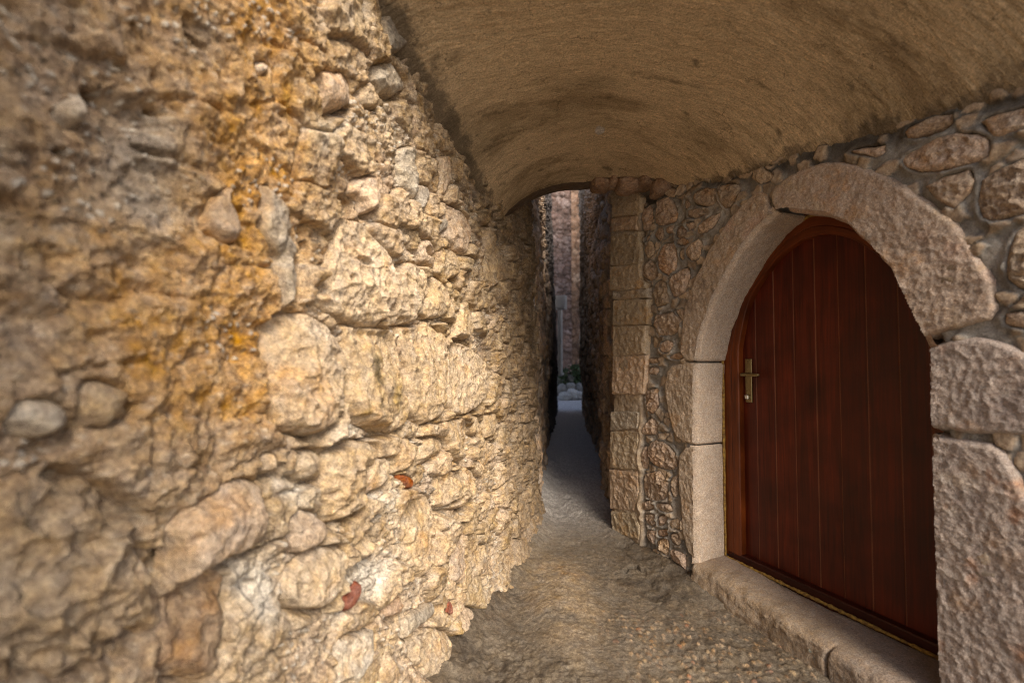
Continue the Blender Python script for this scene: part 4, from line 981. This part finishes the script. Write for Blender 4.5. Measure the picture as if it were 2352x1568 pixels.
def build_door():
    c = RIGHT.at(np.array(.585), np.array(.24), np.array(-.21))
    root = thing('wooden_door', 'dark red varnished plank door with pointed top, set deep in the stone arch', 'door', tuple(c))
    BOT = .236
    outer = arch_curve([(-.03, 1.44), (.05, 1.70), (.185, 1.885), (.36, 2.04), (.50, 2.115), (.585, 2.14)], .585, BOT, 160)
    inner = arch_curve([(.113, 1.40), (.124, 1.50), (.200, 1.735), (.37, 1.925), (.50, 1.995), (.585, 2.008)], .585, BOT + .03, 160)
    # frame section: from outside edge to inside edge, with a stepped moulding
    lev = [(0.0, -.215), (.02, -.200), (.60, -.200), (.63, -.2035), (.66, -.200), (.97, -.200), (1.0, -.206), (1.0, -.262)]
    V = np.stack([RIGHT.at(outer[:, 0] * (1 - a) + inner[:, 0] * a, outer[:, 1] * (1 - a) + inner[:, 1] * a, np.full(len(outer), hh)) for a, hh in lev], 1)
    n = len(outer); arc = np.r_[0, np.cumsum(np.linalg.norm(np.diff(outer, axis=0), axis=1))]
    uv = np.stack([np.broadcast_to(np.array([a for a, _ in lev]) * .12, (n, len(lev))), np.broadcast_to(arc[:, None], (n, len(lev)))], -1)
    o = mesh_obj('door_frame', V.reshape(-1, 3), gridfaces(n, len(lev)), M_WOOD, np.array([1.6, 2.7, 1.8]) / 12, root, uv.reshape(-1, 2), False)
    # bottom rail
    s = np.linspace(.02, 1.15, 40); lv = [(.20, -.20), (BOT + .028, -.200), (BOT + .034, -.204), (BOT + .036, -.262)]
    V = np.stack([RIGHT.at(s, np.full(40, zz), np.full(40, hh)) for zz, hh in lev and lv], 0)
    uv = np.stack([np.broadcast_to(np.arange(4)[:, None] * .02, (4, 40)), np.broadcast_to(s, (4, 40))], -1)
    mesh_obj('bottom_rail', V.reshape(-1, 3), gridfaces(4, 40, None, True), M_WOOD, np.array([.45, .45, .5]) / 12, root, uv.reshape(-1, 2), False)
    # leaf with V-grooved planks
    gr = np.array([.203, .322, .439, .557, .673, .799, .929]) ; xs = [.08]
    for g in gr: xs += [g - .010, g - .0034, g - .0022, g + .0022, g + .0034, g + .010]
    xs += [1.09]; xs = np.unique(np.r_[xs, np.arange(.09, 1.09, .02)]); zs = np.arange(.24, 2.06, .02)
    s, z = np.meshgrid(xs, zs)
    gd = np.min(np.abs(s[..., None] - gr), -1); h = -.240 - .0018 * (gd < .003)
    pid = np.searchsorted(gr, s)
    h += np.array([0, .0006, -.0005, .0004, -.0007, .0005, 0, -.0004])[pid]
    d = sdf(np.vstack([inner]), s, z)
    keep = np.maximum.reduce([d[:-1, :-1], d[1:, :-1], d[:-1, 1:], d[1:, 1:]]) > -.02
    tone = np.array([.92, 1.0, 1.12, .95, 1.05, .88, 1.0, .94])[pid]
    C = np.stack([tone, tone, tone], -1); C = mix(C, np.array([2.6, 7.0, 11.5]), (gd < .0030) * .8)  # worn groove bevels, painted paler to carry their highlight
    uv = np.stack([s + pid * 3.7, z + pid * 1.3], -1)
    V = RIGHT.at(s, z, h).reshape(-1, 3); F = gridfaces(len(zs), len(xs), keep, True)
    V, F, C, uv = compact(V, F, C.reshape(-1, 3), uv.reshape(-1, 2))
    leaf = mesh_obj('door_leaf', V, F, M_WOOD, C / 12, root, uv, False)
    # foam seal squeezed out around the frame
    fo = arch_curve([(.006, 1.44), (.075, 1.675), (.205, 1.865), (.375, 2.022), (.505, 2.092), (.585, 2.112)], .585, .215, 200)
    fo = np.vstack([np.stack([np.linspace(1.15, .01, 220), np.full(220, .226)], -1), fo])
    m = len(fo); ang = np.linspace(0, 2 * np.pi, 9)[:-1]
    rad = .0085 * (1 + .7 * fbm(np.arange(m) * .35, np.zeros(m), 0, 1, 3, .6, 590)); rad = np.clip(rad, .003, .02)
    tg = np.gradient(fo, axis=0); tg /= np.linalg.norm(tg, axis=1)[:, None] + 1e-9; nn = np.stack([-tg[:, 1], tg[:, 0]], -1)
    off = fo[:, None, :] + nn[:, None, :] * (np.cos(ang)[None, :, None] * rad[:, None, None])
    hh = -.192 + np.sin(ang)[None, :] * rad[:, None]
    V = RIGHT.at(off[..., 0], off[..., 1], hh); V = np.concatenate([V, V[:, :1]], 1)
    mesh_obj('foam_seal', V.reshape(-1, 3), gridfaces(m, 9), M_FOAM, None, root)
    # handle
    ax = np.array([[RIGHT.d[0], RIGHT.d[1], 0], [RIGHT.n[0], RIGHT.n[1], 0], [0, 0, 1]])
    hd = bpy.data.objects.new('door_handle', None); COL.objects.link(hd); hp = RIGHT.at(np.array(.155), np.array(1.27), np.array(-.236)); hd.location = (0, 0, 0); hd.parent = root; hd.location = Vector(hp) - root.location; hd.empty_display_size = .05
    def bx(name, s, z, h, dims, mat, bevel=.2):
        V, F = boxgeo(RIGHT.at(np.array(s), np.array(z), np.array(h)), dims, ax, bevel); o = mesh_poly(name, V, F, mat, None, hd); return o
    bx('backplate', .155, 1.272, -.236, (.044, .010, .252), M_BRASS, .5)
    def tube(pts, r, n=14):
        P = np.array([RIGHT.at(np.array(a), np.array(b), np.array(c_)) for a, b, c_ in pts]); P = np.array(P, float)
        tg = np.gradient(P, axis=0); tg /= np.linalg.norm(tg, axis=1)[:, None]
        up = np.array([0, 0, 1.]); sd_ = np.cross(tg, up); sd_ /= np.linalg.norm(sd_, axis=1)[:, None] + 1e-9; u2 = np.cross(sd_, tg)
        a = np.linspace(0, 2 * np.pi, n); r = np.broadcast_to(r, (len(P),))
        V = P[:, None] + r[:, None, None] * (np.cos(a)[None, :, None] * sd_[:, None] + np.sin(a)[None, :, None] * u2[:, None])
        V = np.concatenate([np.repeat(P[:1, None], n, 1), V, np.repeat(P[-1:, None], n, 1)], 0)
        return V.reshape(-1, 3), gridfaces(len(P) + 2, n)
    V, F = tube([(.150, 1.307, -.232), (.150, 1.307, -.205), (.150, 1.307, -.186), (.154, 1.307, -.180), (.166, 1.307, -.178), (.20, 1.308, -.178), (.24, 1.308, -.180), (.262, 1.308, -.183), (.268, 1.308, -.185)],
                np.array([.011, .011, .010, .010, .010, .0095, .009, .009, .006]))
    mesh_obj('lever', V, F, M_BRASS, None, hd)
    bx('lock_cylinder', .152, 1.178, -.224, (.026, .022, .030), M_STEEL, .5)
build_door()

# ================================================================== VAULT
def build_vault():
    root = thing('vaulted_ceiling', 'low plastered barrel vault with brushed streaks spanning the passage', 'ceiling', (.45, 2.0, 2.3)); tag(root, kind='thing')
    # rings: left springing, crown, right springing (from far to near)
    rings = [((-.10, 3.20, 2.30), (.50, 3.32, 2.625), (1.07, 2.96, 2.44)), ((-.215, 2.65, 2.47), (.46, 2.70, 2.715), (1.22, 2.5, 2.375)), ((-.36, 2.10, 2.625), (.43, 2.10, 2.81), (1.41, 2.1, 2.315)),
             ((-.45, 1.80, 2.70), (.42, 1.72, 2.88), (1.56, 1.72, 2.27)), ((-.53, 1.55, 2.76), (.42, 1.40, 2.95), (1.72, 1.36, 2.23)), ((-.58, 1.38, 2.80), (.45, 1.15, 3.00), (1.86, 1.05, 2.20))]
    Lr = catmull([r[0] for r in rings], 60); Cr = catmull([r[1] for r in rings], 60); Rr = catmull([r[2] for r in rings], 60)
    n = len(Lr); q = np.linspace(-1.12, 1.10, 520)
    def g(a): a = np.clip(np.abs(a), 0, 1.0) * .93; return (1 - np.sqrt(1 - a * a)) / (1 - np.sqrt(1 - .93 ** 2))
    ql = np.clip(-q, 0, None)[None, :]; qr = np.clip(q, 0, None)[None, :]
    w = lambda A, B, t: A[:, None, :] + (B - A)[:, None, :] * t[..., None]
    P = np.where((q < 0)[None, :, None], w(Cr, Lr, ql + 0 * Lr[:, :1]), w(Cr, Rr, qr + 0 * Lr[:, :1]))
    zl = Cr[:, None, 2] + (Lr[:, None, 2] - Cr[:, None, 2]) * (.75 * g(ql) + .25 * ql ** 1.7); zr = Cr[:, None, 2] + (Rr[:, None, 2] - Cr[:, None, 2]) * (.6 * g(qr) + .4 * qr ** 1.6)
    P[..., 2] = np.where((q < 0)[None, :], zl, zr)
    P[..., 2] -= np.clip(np.abs(q) - 1, 0, 1)[None, :] * .6
    arc = np.concatenate([np.zeros((n, 1)), np.cumsum(np.linalg.norm(np.diff(P, axis=1), axis=2), axis=1)], 1); rad = P[..., 1]
    th = arc; wb = rad + .10 * fbm(th, rad, 0, 1.6, 3, .5, 601)
    st = fbm(th * 5 + 2 * fbm(th, rad, 0, 3, 2), wb * 90, 0, 1, 4, .65, 602); st2 = fbm(th * 11, wb * 55, 0, 1, 4, .65, 603, True)
    dsp = .0035 * st + .003 * st2 + .004 * fbm(th, rad, 0, 40, 4, .68, 604) + .02 * fbm(th, rad, 0, 1.8, 2, .5, 605)
    cen = P.mean(1, keepdims=True); cen[..., 2] = 1.6; dirn = cen - P; dirn[..., 1] = 0; dirn /= np.linalg.norm(dirn, axis=2)[..., None]
    V = P + dirn * dsp[..., None]
    ca = np.array([.66, .51, .335]); cb = np.array([.34, .25, .15])
    C = mix(np.broadcast_to(ca, P.shape), cb, smooth(-.15, .45, fbm(th * .8, rad * 2.6, 0, 1.5, 6, .72, 610)) * 1.0)
    C = mix(C, np.array([.42, .33, .21]), smooth(.1, .5, fbm(th * 1.5, rad * 4, 0, 1.1, 4, .6, 611)) * .5)
    C = mix(C, np.array([.10, .072, .040]), smooth(.15, .55, fbm(th * 5, wb * 22, 0, 1, 5, .7, 612)) * .6)
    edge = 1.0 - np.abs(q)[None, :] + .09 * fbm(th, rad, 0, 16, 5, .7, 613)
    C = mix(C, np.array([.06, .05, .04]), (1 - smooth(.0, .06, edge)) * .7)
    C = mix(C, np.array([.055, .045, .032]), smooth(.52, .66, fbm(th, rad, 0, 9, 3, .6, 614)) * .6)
    # a chip of bare white plaster near the far end
    pd = np.hypot((P[..., 0] - .50) / .030, (P[..., 1] - 2.72) / .040) + .5 * fbm(th, rad, 0, 28, 3)
    C = mix(C, np.array([.62, .58, .55]), 1 - smooth(.7, 1.0, pd)); V[..., 2] -= .004 * (1 - smooth(.7, 1.0, pd))
    uv = np.stack([th, wb], -1)
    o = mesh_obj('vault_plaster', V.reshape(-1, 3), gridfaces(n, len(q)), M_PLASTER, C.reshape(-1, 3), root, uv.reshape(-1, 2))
    # unseen storey over the vault, put in to block light from above
    def slab(pts, name):
        pts = np.array(pts, float); k = len(pts) // 2
        F = [(i, (i + 1) % k, k + (i + 1) % k, k + i) for i in range(k)] + [tuple(range(k))[::-1], tuple(range(k, 2 * k))]
        mesh_poly(name, pts, F, M_ALLEY, np.array([.33, .26, .18]), root)
    slab([(-1.4, 1.45, 3.06), (2.9, .95, 3.06), (1.9, 3.5, 3.06), (-.9, 3.5, 3.06), (-1.4, 1.45, 5.6), (2.9, .95, 5.6), (1.9, 3.5, 5.6), (-.9, 3.5, 5.6)], 'unseen_storey')
    # ragged lip stones on the far edge of the vault
    rs = random.Random(5); far = np.stack([np.interp(np.linspace(0, 1, 15), np.linspace(0, 1, len(q)), P[0, :, i]) for i in range(3)], -1)
    for i, (fi, hz, wv_) in enumerate([(8.4, .0, .075), (9.3, .02, .05), (10.2, -.012, .085), (11.3, .01, .06), (12.3, .0, .07), (13.4, .015, .05)]):
        c = np.array([np.interp(fi, np.arange(15), far[:, k_]) for k_ in range(3)]) + np.array([0, .09, hz])
        a, b = np.meshgrid(np.linspace(0, np.pi, 22), np.linspace(0, 2 * np.pi, 34))
        D = np.stack([np.sin(a) * np.cos(b), np.sin(a) * np.sin(b), np.cos(a)], -1)
        sg = np.sign(D) * np.abs(D) ** .75
        nz = 1 + .22 * fbm(D[..., 0] + i, D[..., 1], D[..., 2], 2.2, 4, .55, 620 + i)
        V = c + sg * np.array([wv_, .11, rs.uniform(.035, .06)]) * nz[..., None]
        V[:, :, :] = V
        cc = np.array([.30, .20, .14]) * rs.uniform(.6, 1.1)
        C = np.broadcast_to(cc, V.shape) * (1 + .3 * fbm(V[..., 0], V[..., 2], 0, 20, 4, .6, i))[..., None]
        mesh_obj('lip_stone', V.reshape(-1, 3), gridfaces(34, 22), M_STONE, C.reshape(-1, 3), root)
    # masonry closing the space between vault edge and the storey above, with the head of the alley opening
    s = np.linspace(0, 1, 160); far = np.stack([np.interp(s, np.linspace(0, 1, len(q)), P[0, :, i]) for i in range(3)], -1)
    k = np.linspace(0, 1, 50)[None, :, None]; top = far.copy(); top[:, 2] = 4.6; top[:, 1] += .02
    W = far[:, None, :] * (1 - k) + top[:, None, :] * k; W[..., 1] += .16 + .03 * fbm(W[..., 0], W[..., 2], 0, 8, 4)
    C = np.broadcast_to(np.array([.22, .16, .11]), W.shape) * (1 + .3 * fbm(W[..., 0], W[..., 2], 0, 9, 4))[..., None]
    U_ = np.stack([far + np.array([0, t, 0]) for t in np.linspace(-.02, .17, 6)], 1)
    Cu = np.broadcast_to(np.array([.15, .11, .08]), U_.shape)
    V, F, C = join([(W.reshape(-1, 3), gridfaces(160, 50), C), (U_.reshape(-1, 3), gridfaces(160, 6), Cu)])
    mesh_obj('head_wall', V, F, M_ALLEY, C, root)
build_vault()

# ================================================================== END OF THE ALLEY
def far_wall(name, label, p0, p1, height, seed, tint, lean=0.0, dens=4.0, step=.02):
    p0 = np.array(p0, float); p1 = np.array(p1, float); l = np.linalg.norm(p1 - p0); d = (p1 - p0) / l; nrm = np.array([d[1], -d[0]])
    U1 = np.arange(0, l, step); V1 = np.arange(-.1, height, step * 1.5); u, v = np.meshgrid(U1, V1)
    wu = u + .05 * fbm(u, v, 0, 4, 3, .5, seed); wv = v + .05 * fbm(u, v, 0, 4, 3, .5, seed + 1)
    f1, f2, rc, _, _ = voronoi(wu * dens, wv * dens * 1.5, seed); e = np.clip((f2 - f1) / .35, 0, 1); big = rc[..., 0] > .25
    h = .07 * np.sqrt(e) * big * (.3 + rc[..., 1]) + .04 * fbm(u, v, 0, 6, 4, .6, seed + 2) - lean * v
    C = mix(tint * .75, tint * 1.0, e * big) * (.8 + .5 * rc[..., 2])[..., None]
    C = mix(C, tint * np.array([1.9, 2.2, 2.4]), smooth(.10, .45, fbm(u, v, 0, 3.4, 5, .65, seed + 3)) * .65)
    C = mix(C, np.array([.06, .05, .05]), smooth(.15, .5, fbm(u, v, 0, 2.2, 5, .65, seed + 4)) * .7)
    V = np.stack([p0[0] + d[0] * u + nrm[0] * h, p0[1] + d[1] * u + nrm[1] * h, v + 0 * u], -1)
    parts = [(V.reshape(-1, 3), gridfaces(len(V1), len(U1)), C.reshape(-1, 3))]
    # top and back
    tb = np.array([[*p0, height - .03], [*p1, height - .03], [*(p1 - nrm * 1.2), height - .03], [*(p0 - nrm * 1.2), height - .03], [*(p1 - nrm * 1.2), -.1], [*(p0 - nrm * 1.2), -.1], [*p1, -.1], [*p0, -.1]])
    parts.append((tb, np.array([(0, 1, 2, 3), (3, 2, 4, 5), (1, 6, 4, 2), (0, 3, 5, 7)]), tint))
    Vv, F, Cc = join(parts)
    return tag(mesh_obj(name, Vv, F, M_ALLEY, Cc), label, 'house wall', kind='thing')
far_wall('house_wall', 'mottled pink and grey stone house wall closing the end of the alley', (-.6, 15.9), (2.05, 16.6), 8.2, 21, np.array([.20, .14, .122]), .008, 4.5)
far_wall('house_wall', 'paler reddish wall higher up behind the pink wall at the alley end', (1.5, 18.6), (4.5, 17.9), 10.5, 27, np.array([.22, .15, .115]), 0, 3.0, .035)

def build_box():
    root = thing('meter_box', 'grey metal meter box with conduit on the far end of the left alley wall', 'meter box', (1.17, 12.05, .12))
    a = math.radians(-35); ax = np.array([[math.cos(a), math.sin(a), 0], [-math.sin(a), math.cos(a), 0], [0, 0, 1]])
    V, F = boxgeo((1.215, 11.93, 2.78), (.27, .13, .34), ax, .12); mesh_poly('cabinet', V, F, M_GREYMETAL, None, root)
    V, F = boxgeo((1.215 + .067 * math.sin(a), 11.93 - .067 * math.cos(a), 2.78), (.21, .014, .27), ax, .3); mesh_poly('cabinet_door', V, F, M_GREYMETAL, None, root)
    V, F = boxgeo((1.19, 11.95, 1.80), (.10, .10, 1.66), ax, .3); mesh_poly('conduit', V, F, M_GREYMETAL, None, root)
    V, F = boxgeo((1.19, 11.95, 1.02), (.14, .14, .05), ax, .3); mesh_poly('bracket', V, F, M_GREYMETAL, None, root)
build_box()

def loose_stone(c, r, seed, col, label):
    a, b = np.meshgrid(np.linspace(0, np.pi, 26), np.linspace(0, 2 * np.pi, 40)); D = np.stack([np.sin(a) * np.cos(b), np.sin(a) * np.sin(b), np.cos(a)], -1)
    nz = 1 + .28 * fbm(D[..., 0] + seed, D[..., 1], D[..., 2], 1.7, 4, .5, seed) + .10 * facets(D[..., 0] + D[..., 2], D[..., 1], 3, seed)
    V = np.asarray(c) + np.sign(D) * np.abs(D) ** .8 * np.asarray(r) * nz[..., None]
    C = np.broadcast_to(col, V.shape) * (1 + .25 * fbm(V[..., 0], V[..., 2], 0, 9, 4, .6, seed))[..., None]
    o = mesh_obj('loose_stone', V.reshape(-1, 3), gridfaces(40, 26), M_STONE, C.reshape(-1, 3))
    tag(o, label, 'stone', 'loose stones at the foot of the far wall')
for i, (x, y, z, rx, rz, k, lb) in enumerate([
    (1.62, 14.85, .24, .20, .14, 1.25, 'small white boulder lying at the left end of the path, lowest of the pile'),
    (1.86, 14.95, .28, .17, .17, 1.35, 'white boulder in the middle of the pile at the end of the path'),
    (2.05, 15.00, .25, .15, .13, 1.3, 'white boulder on the right of the pile at the end of the path'),
    (2.26, 15.1, .22, .12, .10, 1.1, 'small pale stone beside the right alley wall at the end of the path'),
    (1.58, 15.35, .42, .17, .16, .75, 'greyish stone at the left of the second row behind the white boulders'),
    (1.86, 15.45, .46, .16, .17, .85, 'greyish stone at the middle of the second row, above the white boulders'),
    (2.16, 15.5, .45, .15, .17, .7, 'greyish stone at the right of the second row below the ivy'),
    (1.56, 15.75, .68, .17, .14, .6, 'mossy stone at the left of the top row under the pink wall'),
    (1.92, 15.85, .72, .18, .15, .62, 'mossy stone in the middle of the top row under the pink wall')]):
    loose_stone((x, y, z), (rx, .2, rz), 700 + i, np.array([.30, .29, .28]) * k, lb)

def ivy(c, w_, h_, n, seed, label):
    rs = np.random.default_rng(seed); root = thing('ivy_plant', label, 'plant', (c[0], c[1], .12))
    p = np.stack([c[0] + w_ * rs.normal(0, .45, n), c[1] + .10 * rs.normal(0, 1, n), c[2] + h_ * rs.uniform(-.5, .5, n)], -1)
    V = []; F = []; C = []
    for i in range(n):
        a = rs.normal(0, 1, 3); a /= np.linalg.norm(a); b = np.cross(a, rs.normal(0, 1, 3)); b /= np.linalg.norm(b); l = rs.uniform(.035, .07); m = np.cross(a, b) * .012
        k = len(V); V += [p[i] - a * l, p[i] + b * l * .6 + m, p[i] + a * l, p[i] - b * l * .6 + m]; F.append((k, k + 1, k + 2, k + 3)); g_ = rs.uniform(.6, 1.5); C += [np.array([.035, .060, .018]) * g_] * 4
    mesh_obj('foliage', np.array(V), np.array(F), M_LEAF, np.array(C), root, None, False)
    st = [];
    for j in range(5):
        t = np.linspace(0, 1, 10); x = c[0] + w_ * rs.normal(0, .35) + .05 * np.sin(t * 5 + j); yv = np.full(10, c[1] + .02); zv = .12 + (c[2] + h_ * .4 - .12) * t
        Pp = np.stack([x, yv, zv], -1); a = np.linspace(0, 2 * np.pi, 6); ring = np.stack([np.cos(a), np.sin(a), 0 * a], -1) * .008
        st.append(((Pp[:, None] + ring[None]).reshape(-1, 3), gridfaces(10, 6), np.array([.09, .06, .035])))
    V, F, C = join(st); mesh_obj('stems', V, F, M_LEAF, C, root)
ivy((1.60, 15.65, .80), .22, .55, 420, 5, 'dark green ivy growing over the left half of the stone pile')
ivy((2.12, 15.75, .85), .25, .70, 520, 6, 'dark green ivy climbing the wall foot beside the right alley wall')
